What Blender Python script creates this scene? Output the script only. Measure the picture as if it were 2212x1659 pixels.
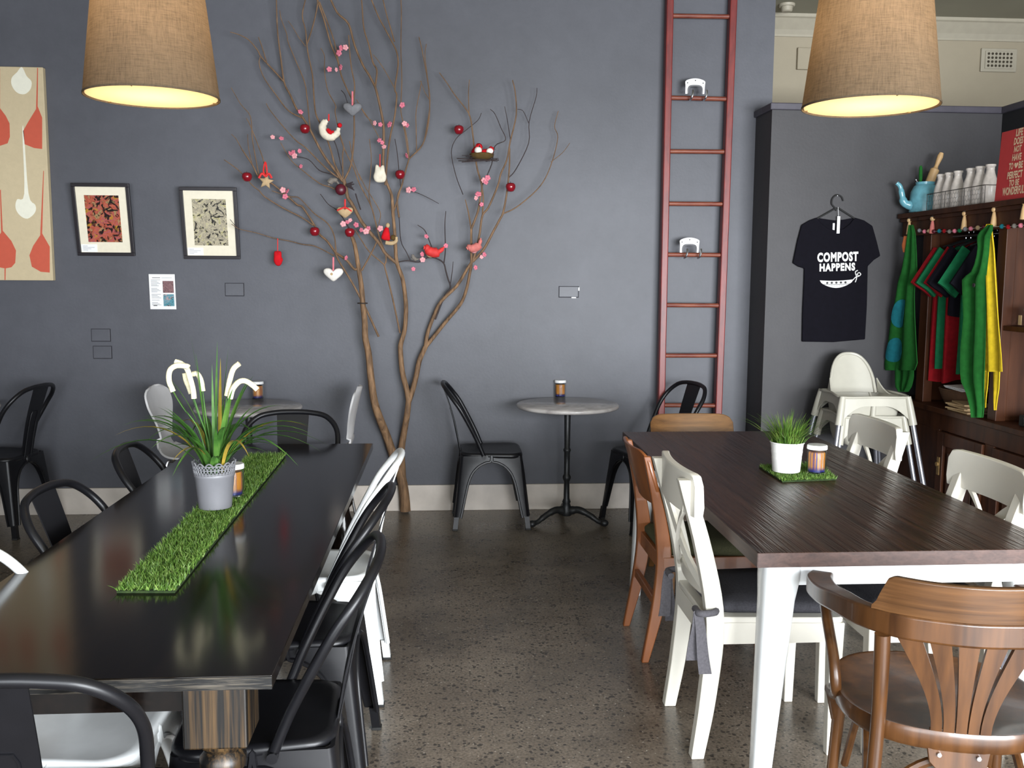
import bpy, math, random
from mathutils import Vector, Matrix
random.seed(7)
for o in list(bpy.data.objects): bpy.data.objects.remove(o, do_unlink=True)
SC = bpy.context.scene
COL = SC.collection
PI = math.pi
# ------------------------------------------------------------------ camera
FPX, PITCH, YAW, ROLL, HEYE = 2063.0, .1141, .0685, .0056, 1.5
IW, IH = 2212.0, 1659.0
_f = Vector((math.sin(YAW)*math.cos(PITCH), math.cos(YAW)*math.cos(PITCH), -math.sin(PITCH)))
_r0 = Vector((math.cos(YAW), -math.sin(YAW), 0)); _d0 = _f.cross(_r0)
_r = _r0*math.cos(ROLL) - _d0*math.sin(ROLL)
_d = _r0*math.sin(ROLL) + _d0*math.cos(ROLL)
EYE = Vector((0, 0, HEYE))
cam_data = bpy.data.cameras.new('camera'); cam = bpy.data.objects.new('camera', cam_data)
COL.objects.link(cam); SC.camera = cam
cam_data.sensor_fit = 'HORIZONTAL'; cam_data.sensor_width = 36; cam_data.lens = FPX/IW*36; cam_data.clip_start = .05
M = Matrix((( _r.x, -_d.x, -_f.x, 0), (_r.y, -_d.y, -_f.y, 0), (_r.z, -_d.z, -_f.z, 0), (0, 0, 0, 1)))
cam.matrix_world = Matrix.Translation(EYE) @ M
def ray(px, py): return _f + _r*((px-IW/2)/FPX) + _d*((py-IH/2)/FPX)
def atY(px, py, Y): d = ray(px, py); return EYE + d*(Y/d.y)
def atX(px, py, X): d = ray(px, py); return EYE + d*(X/d.x)
def atZ(px, py, Z): d = ray(px, py); return EYE + d*((Z-HEYE)/d.z)
# ------------------------------------------------------------------ world, daylight, exposure
world = bpy.data.worlds.new('sky'); SC.world = world; world.use_nodes = True
wn = world.node_tree.nodes; wl = world.node_tree.links
sky = wn.new('ShaderNodeTexSky'); sky.sky_type = 'HOSEK_WILKIE'; sky.sun_direction = (-.4, -.5, .75); sky.turbidity = 4
wl.new(sky.outputs[0], wn['Background'].inputs[0]); wn['Background'].inputs[1].default_value = .5
def area_light(name, loc, sx, sz, power, color, ry=0):
    L = bpy.data.lights.new(name, 'AREA'); L.shape = 'RECTANGLE'; L.size = sx; L.size_y = sz; L.energy = power; L.color = color
    o = bpy.data.objects.new(name, L); COL.objects.link(o); o.location = loc
    o.rotation_euler = (PI/2, 0, ry)     # faces +Y
    return o
WIN = [(.55, 4.35), (-2.6, .1)]          # shop-front window openings behind the camera (x from, x to)
area_light('daylight_window', (2.45, -1.72, 1.30), 3.7, 1.7, 900, (.92, .96, 1.0))
area_light('daylight_window', (-1.25, -1.72, 1.30), 2.6, 1.7, 190, (.90, .95, 1.0))
SC.view_settings.view_transform = 'Standard'; SC.view_settings.look = 'None'
SC.view_settings.exposure = 0.0; SC.view_settings.gamma = 1.0; SC.view_settings.use_curve_mapping = False
# ------------------------------------------------------------------ colour + materials
def lin(v): v /= 255.0; return v/12.92 if v <= .04045 else ((v+.055)/1.055)**2.4
def C(r, g, b): return (lin(r), lin(g), lin(b), 1)
MATS = {}
def base(name, rough=.5, metal=0., spec=.5, coat=0.):
    m = bpy.data.materials.new(name); m.use_nodes = True; MATS[name] = m
    nt = m.node_tree; b = nt.nodes['Principled BSDF']
    b.inputs['Roughness'].default_value = rough; b.inputs['Metallic'].default_value = metal
    b.inputs['Specular IOR Level'].default_value = spec; b.inputs['Coat Weight'].default_value = coat
    return m, nt, b
def N(nt, t, **kw):
    n = nt.nodes.new(t)
    for k, v in kw.items():
        if k in ('operation', 'blend_type', 'data_type', 'feature', 'wave_type', 'bands_direction', 'distance', 'interpolation_type', 'noise_dimensions', 'wave_profile', 'rings_direction'): setattr(n, k, v)
        else: n.inputs[k].default_value = v
    return n
def ramp(nt, fac, stops):
    r = nt.nodes.new('ShaderNodeValToRGB'); e = r.color_ramp.elements
    e[0].position, e[0].color = stops[0]; e[1].position, e[1].color = stops[-1]
    for p, c in stops[1:-1]:
        x = e.new(p); x.color = c
    nt.links.new(fac, r.inputs[0]); return r
def coords(nt, scale=(1, 1, 1), rot=(0, 0, 0), kind='Object'):
    t = nt.nodes.new('ShaderNodeTexCoord'); mp = nt.nodes.new('ShaderNodeMapping')
    mp.inputs['Scale'].default_value = scale; mp.inputs['Rotation'].default_value = rot
    nt.links.new(t.outputs[kind], mp.inputs[0]); return mp.outputs[0]
def bump(nt, b, h, strength=.2, dist=.01):
    n = nt.nodes.new('ShaderNodeBump'); n.inputs['Strength'].default_value = strength; n.inputs['Distance'].default_value = dist
    nt.links.new(h, n.inputs['Height']); nt.links.new(n.outputs[0], b.inputs['Normal'])
def plain(name, col, rough=.5, metal=0., spec=.5, var=.12, scale=20, bmp=0., coat=0., bscale=None):
    m, nt, b = base(name, rough, metal, (.15 if rough >= .85 else spec), coat)
    v = coords(nt); no = N(nt, 'ShaderNodeTexNoise', Scale=scale, Detail=4); nt.links.new(v, no.inputs['Vector'])
    lo = tuple(x*(1-var) for x in col[:3])+(1,); hi = tuple(min(1, x*(1+var)) for x in col[:3])+(1,)
    r = ramp(nt, no.outputs['Fac'], [(.3, lo), (.7, hi)]); nt.links.new(r.outputs[0], b.inputs['Base Color'])
    if bmp:
        n2 = no
        if bscale: n2 = N(nt, 'ShaderNodeTexNoise', Scale=bscale, Detail=3); nt.links.new(v, n2.inputs['Vector'])
        bump(nt, b, n2.outputs['Fac'], bmp, .004)
    return m
def wood(name, dark, light, scale=(3, 40, 40), rough=.4, coat=0., bmp=.15, dist=.0015, kind='Object', spec=.5, rp=(.42, .66, .9)):
    m, nt, b = base(name, rough, 0, spec, coat)
    v = coords(nt, scale, kind=kind)
    n1 = N(nt, 'ShaderNodeTexNoise', Scale=1.0, Detail=6, Distortion=.6); nt.links.new(v, n1.inputs['Vector'])
    v2 = coords(nt, tuple(s*4 for s in scale), kind=kind)
    n2 = N(nt, 'ShaderNodeTexNoise', Scale=1.0, Detail=3); nt.links.new(v2, n2.inputs['Vector'])
    mx = N(nt, 'ShaderNodeMath', operation='MULTIPLY_ADD'); mx.inputs[1].default_value = .35
    nt.links.new(n2.outputs['Fac'], mx.inputs[0]); nt.links.new(n1.outputs['Fac'], mx.inputs[2])
    mid = tuple((a+c)/2 for a, c in zip(dark, light))
    r = ramp(nt, mx.outputs[0], [(rp[0], dark), (rp[1], mid), (rp[2], light)]); nt.links.new(r.outputs[0], b.inputs['Base Color'])
    if bmp: bump(nt, b, mx.outputs[0], bmp, dist)
    return m
# walls -----------------------------------------------------------
def wall_paint(name, col, rough=.5, var=.16):
    m, nt, b = base(name, rough, 0, .4)
    v = coords(nt, kind='Object')
    n1 = N(nt, 'ShaderNodeTexNoise', Scale=1.3, Detail=5, Roughness=.6); nt.links.new(v, n1.inputs['Vector'])
    n2 = N(nt, 'ShaderNodeTexNoise', Scale=9, Detail=6, Roughness=.7); nt.links.new(v, n2.inputs['Vector'])
    a = N(nt, 'ShaderNodeMath', operation='MULTIPLY_ADD'); a.inputs[1].default_value = .5
    nt.links.new(n2.outputs['Fac'], a.inputs[0]); nt.links.new(n1.outputs['Fac'], a.inputs[2])
    lo = tuple(x*(1-var) for x in col[:3])+(1,); hi = tuple(x*(1+var) for x in col[:3])+(1,)
    r = ramp(nt, a.outputs[0], [(.5, lo), (1.0, hi)]); nt.links.new(r.outputs[0], b.inputs['Base Color'])
    n3 = N(nt, 'ShaderNodeTexNoise', Scale=60, Detail=4); nt.links.new(v, n3.inputs['Vector'])
    bump(nt, b, n3.outputs['Fac'], .12, .004)
    return m
wall_paint('wall_grey', (.079, .081, .095, 1), .5)
wall_paint('wall_charcoal', (.041, .039, .042, 1), .55)
wall_paint('wall_black', (.012, .012, .014, 1), .6)
wall_paint('wall_cream', (.33, .285, .205, 1), .6, .05)
wall_paint('plate_grey', (.079, .081, .095, 1), .45)
plain('gap_dark', C(40, 39, 45), .8)
plain('rail_dark', (.05, .045, .06, 1), .5)
plain('ceiling_cream', (.27, .255, .19, 1), .8, var=.04, scale=3)
plain('white_trim', (.37, .335, .26, 1), .5, var=.04)
plain('skirting_cream', (.60, .54, .48, 1), .55, var=.14, scale=6, bmp=.15)
def floor_mat():
    m, nt, b = base('polished_concrete', .28, 0, .45)
    v = coords(nt, kind='Object')
    big = N(nt, 'ShaderNodeTexNoise', Scale=2.2, Detail=8, Roughness=.65); nt.links.new(v, big.inputs['Vector'])
    r = ramp(nt, big.outputs['Fac'], [(.3, (.100, .080, .062, 1)), (.5, (.155, .127, .099, 1)), (.72, (.240, .200, .158, 1))])
    # grit
    g = N(nt, 'ShaderNodeTexNoise', Scale=110, Detail=3); nt.links.new(v, g.inputs['Vector'])
    gr = ramp(nt, g.outputs['Fac'], [(.35, (.72, .72, .72, 1)), (.65, (1.2, 1.2, 1.2, 1))])
    mu = N(nt, 'ShaderNodeMix', data_type='RGBA', blend_type='MULTIPLY'); mu.inputs[0].default_value = 1
    nt.links.new(r.outputs[0], mu.inputs[6]); nt.links.new(gr.outputs[0], mu.inputs[7])
    cur = mu.outputs[2]
    # exposed aggregate: irregular dark and pale stones
    vd = nt.nodes.new('ShaderNodeVectorMath'); vd.operation = 'ADD'
    dn = N(nt, 'ShaderNodeTexNoise', Scale=45, Detail=2); nt.links.new(v, dn.inputs['Vector'])
    sc = nt.nodes.new('ShaderNodeVectorMath'); sc.operation = 'SCALE'; sc.inputs['Scale'].default_value = .018
    nt.links.new(dn.outputs['Color'], sc.inputs[0]); nt.links.new(v, vd.inputs[0]); nt.links.new(sc.outputs[0], vd.inputs[1])
    for scl, thr, colr, seed in ((62, .0, (.030, .027, .025, 1), .47), (95, .0, (.05, .045, .04, 1), .52), (75, .0, (.36, .32, .27, 1), .72)):
        vo = N(nt, 'ShaderNodeTexVoronoi', Scale=scl, feature='F1'); nt.links.new(vd.outputs[0], vo.inputs['Vector'])
        sep = nt.nodes.new('ShaderNodeSeparateColor'); nt.links.new(vo.outputs['Color'], sep.inputs[0])
        # threshold radius varies by cell
        sub = N(nt, 'ShaderNodeMath', operation='SUBTRACT'); sub.inputs[1].default_value = seed
        nt.links.new(sep.outputs[0], sub.inputs[0])
        lt = N(nt, 'ShaderNodeMath', operation='LESS_THAN'); nt.links.new(vo.outputs['Distance'], lt.inputs[0]); nt.links.new(sub.outputs[0], lt.inputs[1])
        mm = N(nt, 'ShaderNodeMath', operation='MULTIPLY'); mm.inputs[1].default_value = .8; nt.links.new(lt.outputs[0], mm.inputs[0])
        mx = N(nt, 'ShaderNodeMix', data_type='RGBA'); nt.links.new(mm.outputs[0], mx.inputs[0]); nt.links.new(cur, mx.inputs[6]); mx.inputs[7].default_value = colr
        cur = mx.outputs[2]
    nt.links.new(cur, b.inputs['Base Color'])
    rr = ramp(nt, big.outputs['Fac'], [(.3, (.22, .22, .22, 1)), (.7, (.38, .38, .38, 1))]); nt.links.new(rr.outputs[0], b.inputs['Roughness'])
floor_mat()
# furniture -------------------------------------------------------
plain('black_metal', (.006, .006, .0075, 1), .36, 0, .32, var=.1)
plain('white_metal', (.78, .80, .80, 1), .28, 0, .5, var=.03)
plain('black_rubber', (.01, .01, .01, 1), .7)
plain('steel', (.55, .56, .58, 1), .28, 1.0, var=.05)
plain('silver_leg', (.42, .43, .48, 1), .38, .85, var=.05)
plain('cast_iron', (.016, .017, .018, 1), .42, .2, var=.3, scale=60, bmp=.1)
plain('white_paint', (.70, .67, .59, 1), .32, var=.03, scale=8)
plain('white_plastic', (.47, .45, .38, 1), .38, var=.03)
plain('white_ply', (.58, .57, .57, 1), .35, var=.04)
plain('grey_fabric', (.045, .044, .050, 1), .9, var=.2, scale=200, bmp=.3)
plain('tape_grey', (.10, .095, .105, 1), .85, var=.15, scale=150)
plain('green_fabric', (.075, .075, .040, 1), .9, var=.25, scale=250, bmp=.3)
plain('paper_white', (.80, .80, .80, 1), .7, var=.03)
plain('ink_grey', (.30, .30, .31, 1), .8); plain('ink_black', (.03, .03, .03, 1), .7)
wood('orange_wood', (.13, .036, .0085, 1), (.28, .092, .024, 1), (6, 6, 1.2), .38, .15, .08)
wood('bent_wood', (.024, .0085, .0026, 1), (.100, .040, .0115, 1), (18, 18, 1.6), .32, .1, .08)
wood('bent_wood_rail', (.036, .015, .005, 1), (.108, .048, .0165, 1), (2.5, 2.5, 60), .32, .2, .12)
wood('seat_dark', (.007, .0018, .001, 1), (.028, .0085, .0035, 1), (16, 3, 16), .34, 0, .05, spec=.35)
wood('dark_oak', (.013, .0055, .0036, 1), (.060, .0265, .0165, 1), (48, 1.6, 30), .30, .0, 1.0, .007, spec=.16)
wood('honey_wood', (.10, .042, .012, 1), (.24, .112, .034, 1), (2.5, 30, 30), .28, .2, .1)
wood('dark_oak_edge', (.036, .018, .014, 1), (.085, .046, .036, 1), (30, 6, 60), .5, 0, .2)
wood('black_lacquer', (.0022, .0016, .0014, 1), (.007, .0045, .0035, 1), (30, 1.5, 30), .13, .0, .05, .001, spec=.24)
wood('worn_black', (.003, .0024, .002, 1), (.090, .050, .018, 1), (60, 60, 1.8), .4, 0, .3, rp=(.60, .78, .96))
wood('worn_edge', (.002, .002, .002, 1), (.085, .072, .055, 1), (9, 120, 160), .4, 0, .3, rp=(.66, .80, .98))
wood('hutch_wood', (.020, .0062, .0026, 1), (.072, .025, .0105, 1), (10, 10, 1.6), .42, 0, .12, spec=.2)
wood('hutch_plank', (.032, .011, .0045, 1), (.105, .039, .016, 1), (14, 14, 1.4), .5, 0, .12)
wood('bark', (.055, .030, .015, 1), (.27, .155, .078, 1), (40, 40, 7), .8, 0, .6, .006)
wood('twig', (.080, .044, .021, 1), (.20, .115, .060, 1), (60, 60, 8), .75, 0, .2)
wood('dark_twig', (.012, .008, .010, 1), (.045, .030, .028, 1), (60, 60, 8), .75, 0, .2)
wood('old_red_paint', (.095, .007, .007, 1), (.21, .022, .017, 1), (22, 22, 5), .42, 0, .2)
wood('worn_rung', (.10, .012, .009, 1), (.25, .075, .040, 1), (7, 60, 60), .5, 0, .2)
wood('pale_wood', (.42, .25, .11, 1), (.62, .42, .21, 1), (12, 12, 3), .5, 0, .05)
def marble():
    m, nt, b = base('grey_marble', .12, 0, .5)
    v = coords(nt); n = N(nt, 'ShaderNodeTexNoise', Scale=5, Detail=8, Distortion=1.8); nt.links.new(v, n.inputs['Vector'])
    r = ramp(nt, n.outputs['Fac'], [(.3, (.24, .225, .215, 1)), (.5, (.37, .345, .33, 1)), (.72, (.52, .49, .47, 1))]); nt.links.new(r.outputs[0], b.inputs['Base Color'])
marble()
def linen():
    m, nt, b = base('linen_shade', .9, 0, .1)
    out = nt.nodes['Material Output']
    v = coords(nt, (1, 1, 1))
    # weave: threads round the shade (noise stretched along the height / the girth)
    a1 = N(nt, 'ShaderNodeTexNoise', Scale=1, Detail=4, Roughness=.7); nt.links.new(coords(nt, (25, 25, 330)), a1.inputs['Vector'])
    a2 = N(nt, 'ShaderNodeTexNoise', Scale=1, Detail=4, Roughness=.7); nt.links.new(coords(nt, (210, 210, 9)), a2.inputs['Vector'])
    a3 = N(nt, 'ShaderNodeTexNoise', Scale=7, Detail=3); nt.links.new(v, a3.inputs['Vector'])
    s = N(nt, 'ShaderNodeMath', operation='ADD'); nt.links.new(a1.outputs['Fac'], s.inputs[0]); nt.links.new(a2.outputs['Fac'], s.inputs[1])
    s2 = N(nt, 'ShaderNodeMath', operation='MULTIPLY_ADD'); s2.inputs[1].default_value = .5; nt.links.new(a3.outputs['Fac'], s2.inputs[0]); nt.links.new(s.outputs[0], s2.inputs[2])
    r = ramp(nt, s2.outputs[0], [(.9, (.062, .045, .029, 1)), (1.25, (.215, .160, .105, 1)), (1.0, (.215, .160, .105, 1))])
    r.color_ramp.elements[0].position = .35; r.color_ramp.elements[-1].position = .75
    dv = N(nt, 'ShaderNodeMath', operation='MULTIPLY'); dv.inputs[1].default_value = .44; nt.links.new(s2.outputs[0], dv.inputs[0]); nt.links.new(dv.outputs[0], r.inputs[0])
    nt.links.new(r.outputs[0], b.inputs['Base Color'])
    tr = nt.nodes.new('ShaderNodeBsdfTranslucent'); nt.links.new(r.outputs[0], tr.inputs[0])
    mx = nt.nodes.new('ShaderNodeMixShader'); mx.inputs[0].default_value = .34
    nt.links.new(b.outputs[0], mx.inputs[1]); nt.links.new(tr.outputs[0], mx.inputs[2]); nt.links.new(mx.outputs[0], out.inputs[0])
    bump(nt, b, s2.outputs[0], .3, .002)
linen()
def translucent(name, col, w=.6):
    m, nt, b = base(name, .7, 0, .2); b.inputs['Base Color'].default_value = col
    tr = nt.nodes.new('ShaderNodeBsdfTranslucent'); tr.inputs[0].default_value = col
    mx = nt.nodes.new('ShaderNodeMixShader'); mx.inputs[0].default_value = w
    nt.links.new(b.outputs[0], mx.inputs[1]); nt.links.new(tr.outputs[0], mx.inputs[2]); nt.links.new(mx.outputs[0], nt.nodes['Material Output'].inputs[0])
translucent('lamp_diffuser', (.95, .88, .72, 1), .8)
plain('lamp_lining', (.80, .72, .55, 1), .8, var=.02)
def leafy(name, lo, mid, hi, scale=35, rough=.5):
    m, nt, b = base(name, rough, 0, .35)
    n = N(nt, 'ShaderNodeTexNoise', Scale=scale, Detail=3); nt.links.new(coords(nt), n.inputs['Vector'])
    r = ramp(nt, n.outputs['Fac'], [(.3, lo), (.5, mid), (.72, hi)]); nt.links.new(r.outputs[0], b.inputs['Base Color'])
leafy('turf', (.035, .085, .012, 1), (.095, .19, .028, 1), (.24, .33, .085, 1), 90)
leafy('turf_base', (.010, .022, .005, 1), (.018, .035, .008, 1), (.03, .05, .012, 1), 60, .9)
leafy('leaf_green', (.018, .060, .010, 1), (.045, .130, .020, 1), (.10, .20, .035, 1), 12)
leafy('leaf_yellow', (.16, .15, .02, 1), (.30, .22, .03, 1), (.40, .27, .04, 1), 12)
leafy('grass_green', (.022, .065, .008, 1), (.075, .155, .02, 1), (.19, .25, .05, 1), 25)
plain('cream_fuzz', (.74, .68, .47, 1), .9, var=.12, scale=160, bmp=.5)
plain('pot_grey', (.165, .165, .178, 1), .45, var=.05)
plain('pot_white', (.80, .79, .76, 1), .35, var=.02)
# small things
for nm, c, r in (('red_gloss', (.19, .006, .012, 1), .18), ('red_felt', (.50, .008, .014, 1), .9), ('ribbon_red', (.60, .02, .02, 1), .6), ('ribbon_pink', (.62, .16, .19, 1), .6),
                 ('pink_petal', (.58, .15, .21, 1), .6), ('pink_light', (.66, .30, .32, 1), .6), ('felt_white', (.66, .60, .48, 1), .9), ('wool_white', (.74, .70, .64, 1), .9),
                 ('felt_grey', (.17, .17, .18, 1), .9), ('felt_tan', (.42, .30, .17, 1), .9), ('feather_dark', (.02, .012, .014, 1), .8), ('feather_grey', (.16, .14, .12, 1), .8),
                 ('dark_red', (.08, .006, .014, 1), .4), ('bird_red', (.56, .025, .022, 1), .7), ('bird_pink', (.50, .14, .12, 1), .8), ('nest_straw', (.09, .055, .018, 1), .9),
                 ('canvas_beige', (.52, .43, .28, 1), .85), ('canvas_red', (.50, .085, .045, 1), .7), ('canvas_white', (.74, .72, .60, 1), .7), ('frame_black', (.012, .009, .012, 1), .4),
                 ('mat_board', (.72, .66, .52, 1), .7), ('navy_cloth', (.0035, .003, .006, 1), .9), ('print_white', (.72, .71, .70, 1), .7), ('enamel_blue', (.13, .34, .41, 1), .22),
                 ('bottle_white', (.62, .56, .51, 1), .3), ('wire_dark', (.03, .022, .018, 1), .5), ('sign_red', (.50, .038, .038, 1), .5), ('sign_letter', (.74, .52, .34, 1), .7),
                 ('cloth_green', (.013, .105, .018, 1), .9), ('cloth_teal_green', (.007, .11, .042, 1), .9), ('cloth_red', (.23, .006, .010, 1), .9), ('cloth_yellow', (.62, .44, .02, 1), .9),
                 ('cloth_blue', (.010, .125, .155, 1), .9), ('cloth_orange', (.75, .20, .06, 1), .8), ('wicker', (.085, .040, .018, 1), .7), ('booklet', (.42, .29, .15, 1), .8),
                 ('lid_white', (.74, .74, .74, 1), .3), ('lid_mint', (.30, .48, .40, 1), .5), ('packet_blue', (.020, .024, .16, 1), .4), ('brass', (.20, .12, .04, 1), .4), ('vent_hole', (.06, .05, .035, 1), .9)):
    plain(nm, c, r, var=(.03 if nm in ('canvas_beige', 'canvas_red', 'canvas_white', 'mat_board', 'print_white', 'sign_red') else .14), scale=40, bmp=(.25 if r >= .85 else 0))
def glass(name):
    m, nt, b = base(name, .03, 0, .5); b.inputs['Base Color'].default_value = (.92, .95, .95, 1)
    b.inputs['Transmission Weight'].default_value = 1.0; b.inputs['IOR'].default_value = 1.12
glass('clear_glass')
def packets():
    m, nt, b = base('sugar_packets', .35, 0, .5)
    v = coords(nt, (1, 1, 1)); s = nt.nodes.new('ShaderNodeSeparateXYZ'); nt.links.new(v, s.inputs[0])
    at = N(nt, 'ShaderNodeMath', operation='ARCTAN2'); nt.links.new(s.outputs[1], at.inputs[0]); nt.links.new(s.outputs[0], at.inputs[1])
    w = N(nt, 'ShaderNodeTexNoise', Scale=2.6, Detail=1, noise_dimensions='1D'); nt.links.new(at.outputs[0], w.inputs['W'])
    r = ramp(nt, w.outputs['Fac'], [(.36, (.02, .022, .17, 1)), (.40, (.50, .15, .015, 1)), (.52, (.56, .24, .03, 1)), (.58, (.025, .028, .20, 1)), (.62, (.55, .20, .02, 1)), (.70, (.60, .52, .42, 1))])
    zz = ramp(nt, s.outputs[2], [(.0, (0, 0, 0, 1)), (1., (1, 1, 1, 1))])
    zr = nt.nodes.new('ShaderNodeMapRange'); zr.inputs['From Min'].default_value = .012; zr.inputs['From Max'].default_value = .026; nt.links.new(s.outputs[2], zr.inputs[0])
    mx = N(nt, 'ShaderNodeMix', data_type='RGBA'); nt.links.new(zr.outputs[0], mx.inputs[0]); mx.inputs[6].default_value = (.015, .018, .14, 1); nt.links.new(r.outputs[0], mx.inputs[7])
    nt.links.new(mx.outputs[2], b.inputs['Base Color'])
packets()
def art(name, stops, scale, dist, dark=.42):
    m, nt, b = base(name, .35, 0, .4)
    v = coords(nt, (1, .7, 1)); n = N(nt, 'ShaderNodeTexNoise', Scale=scale, Detail=5, Distortion=dist, Roughness=.6); nt.links.new(v, n.inputs['Vector'])
    r = ramp(nt, n.outputs['Fac'], stops)
    n2 = N(nt, 'ShaderNodeTexNoise', Scale=scale*1.7, Detail=4, Distortion=1.2); nt.links.new(v, n2.inputs['Vector'])
    k = ramp(nt, n2.outputs['Fac'], [(dark-.06, (.03, .025, .02, 1)), (dark, (1, 1, 1, 1))])
    mx = N(nt, 'ShaderNodeMix', data_type='RGBA', blend_type='MULTIPLY'); mx.inputs[0].default_value = 1
    nt.links.new(r.outputs[0], mx.inputs[6]); nt.links.new(k.outputs[0], mx.inputs[7]); nt.links.new(mx.outputs[2], b.inputs['Base Color'])
art('print_warm', [(.30, (.06, .055, .02, 1)), (.40, (.34, .22, .10, 1)), (.46, (.30, .05, .03, 1)), (.51, (.42, .10, .05, 1)), (.56, (.30, .06, .09, 1)), (.62, (.44, .20, .012, 1)), (.72, (.12, .10, .02, 1))], 16, 1.1, .49)
art('print_pale', [(.3, (.12, .11, .08, 1)), (.42, (.44, .38, .26, 1)), (.5, (.22, .20, .15, 1)), (.54, (.50, .44, .30, 1)), (.66, (.30, .28, .11, 1)), (.75, (.40, .27, .07, 1))], 17, 2.2, .46)
art('swatch_plum', [(.3, (.14, .07, .08, 1)), (.7, (.26, .14, .14, 1))], 60, 1)
art('swatch_teal', [(.3, (.05, .18, .22, 1)), (.5, (.10, .28, .34, 1)), (.6, (.42, .26, .26, 1)), (.7, (.40, .38, .36, 1))], 40, 1.5)
# ------------------------------------------------------------------ mesh helpers
def catmull(P, k=6, closed=False):
    P = [Vector(p) for p in P]; n = len(P); out = []
    if n < 3 and not closed: return P
    rng = n if closed else n-1
    for i in range(rng):
        p1, p2 = P[i], P[(i+1) % n]
        p0 = P[i-1] if (i > 0 or closed) else p1*2-p2
        p3 = P[(i+2) % n] if (i+2 < n or closed) else p2*2-p1
        for j in range(k):
            t = j/k
            out.append(.5*((2*p1)+(p2-p0)*t+(2*p0-5*p1+4*p2-p3)*t*t+(3*p1-p0-3*p2+p3)*t**3))
    if not closed: out.append(P[-1])
    return out
class MB:
    def __init__(s): s.v = []; s.f = []
    def add(s, vs, fs):
        o = len(s.v); s.v += [tuple(v) for v in vs]; s.f += [tuple(i+o for i in f) for f in fs]; return s
    def box(s, c, d, rot=None):
        x, y, z = (q/2 for q in d); vs = [Vector((a*x, b*y, e*z)) for e in (-1, 1) for a, b in ((-1, -1), (1, -1), (1, 1), (-1, 1))]
        if rot is not None: vs = [rot @ v for v in vs]
        return s.hexa([v+Vector(c) for v in vs])
    def bb(s, x0, x1, y0, y1, z0, z1): return s.box(((x0+x1)/2, (y0+y1)/2, (z0+z1)/2), (x1-x0, y1-y0, z1-z0))
    def hexa(s, p): return s.add(p, [(3, 2, 1, 0), (4, 5, 6, 7), (0, 1, 5, 4), (1, 2, 6, 5), (2, 3, 7, 6), (3, 0, 4, 7)])
    def loft(s, rings, closed=True, cap=True):
        n = len(rings[0]); vs = [v for r in rings for v in r]; fs = []
        for i in range(len(rings)-1):
            for j in range(n if closed else n-1):
                a = i*n+j; b = i*n+(j+1) % n; fs.append((a, b, b+n, a+n))
        if cap and closed:
            fs.append(tuple(range(n-1, -1, -1))); k = (len(rings)-1)*n; fs.append(tuple(range(k, k+n)))
        return s.add(vs, fs)
    def tube(s, path, r, n=8, closed=False, cap=True, flat=None):
        P = [Vector(p) for p in path]; m = len(P); R = r if isinstance(r, (list, tuple)) else [r]*m
        if len(R) != m: R = [R[0]+(R[-1]-R[0])*i/(m-1) for i in range(m)] if len(R) == 2 else [R[min(len(R)-1, int(i/(m-1)*(len(R)-1)+.5))] for i in range(m)]
        rings = []; up = None
        for i in range(m):
            if closed: t = (P[(i+1) % m]-P[i-1])
            else: t = (P[min(i+1, m-1)]-P[max(i-1, 0)])
            t = t.normalized() if t.length > 1e-9 else Vector((0, 0, 1))
            if up is None:
                up = Vector((0, 0, 1)) if abs(t.z) < .9 else Vector((1, 0, 0))
            up = (up - t*up.dot(t)); up = up.normalized() if up.length > 1e-6 else t.orthogonal().normalized()
            w = t.cross(up)
            fy = 1 if flat is None else flat
            rings.append([P[i]+(w*math.cos(2*PI*k/n)+up*(math.sin(2*PI*k/n)*fy))*R[i] for k in range(n)])
        if closed: rings.append(rings[0])
        return s.loft(rings, True, cap and not closed)
    def lathe(s, prof, n=24, c=(0, 0, 0)):
        c = Vector(c); rings = [[c+Vector((max(r, 1e-4)*math.cos(2*PI*k/n), max(r, 1e-4)*math.sin(2*PI*k/n), z)) for k in range(n)] for r, z in prof]
        return s.loft(rings)
    def plate(s, outline, t, fn):     # outline of (u, v); fn(u, v, w) -> point, w from 0 to t
        n = len(outline); a = [fn(u, v, 0) for u, v in outline]; b = [fn(u, v, t) for u, v in outline]
        return s.add(a+b, [tuple(range(n-1, -1, -1)), tuple(range(n, 2*n))]+[(i, (i+1) % n, (i+1) % n+n, i+n) for i in range(n)])
    def surf(s, fn, nu, nv, t):       # fn(u,v in 0..1) -> point; a sheet of thickness t
        g = [[Vector(fn(i/nu, j/nv)) for j in range(nv+1)] for i in range(nu+1)]
        def nor(i, j):
            a = g[min(i+1, nu)][j]-g[max(i-1, 0)][j]; b = g[i][min(j+1, nv)]-g[i][max(j-1, 0)]
            c = a.cross(b); return c.normalized() if c.length > 1e-9 else Vector((0, 0, 1))
        vs = []; W = nv+1; K = (nu+1)*W
        for sg in (.5, -.5):
            for i in range(nu+1):
                for j in range(nv+1): vs.append(g[i][j]+nor(i, j)*t*sg)
        fs = []
        for i in range(nu):
            for j in range(nv):
                a = i*W+j; fs.append((a, a+W, a+W+1, a+1)); fs.append((K+a, K+a+1, K+a+W+1, K+a+W))
        for i in range(nu):
            for j in (0, nv):
                a = i*W+j; q = (a, a+W, a+W+K, a+K); fs.append(q if j else q[::-1])
        for j in range(nv):
            for i in (0, nu):
                a = i*W+j; q = (a, a+1, a+1+K, a+K); fs.append(q[::-1] if i else q)
        return s.add(vs, fs)
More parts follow.
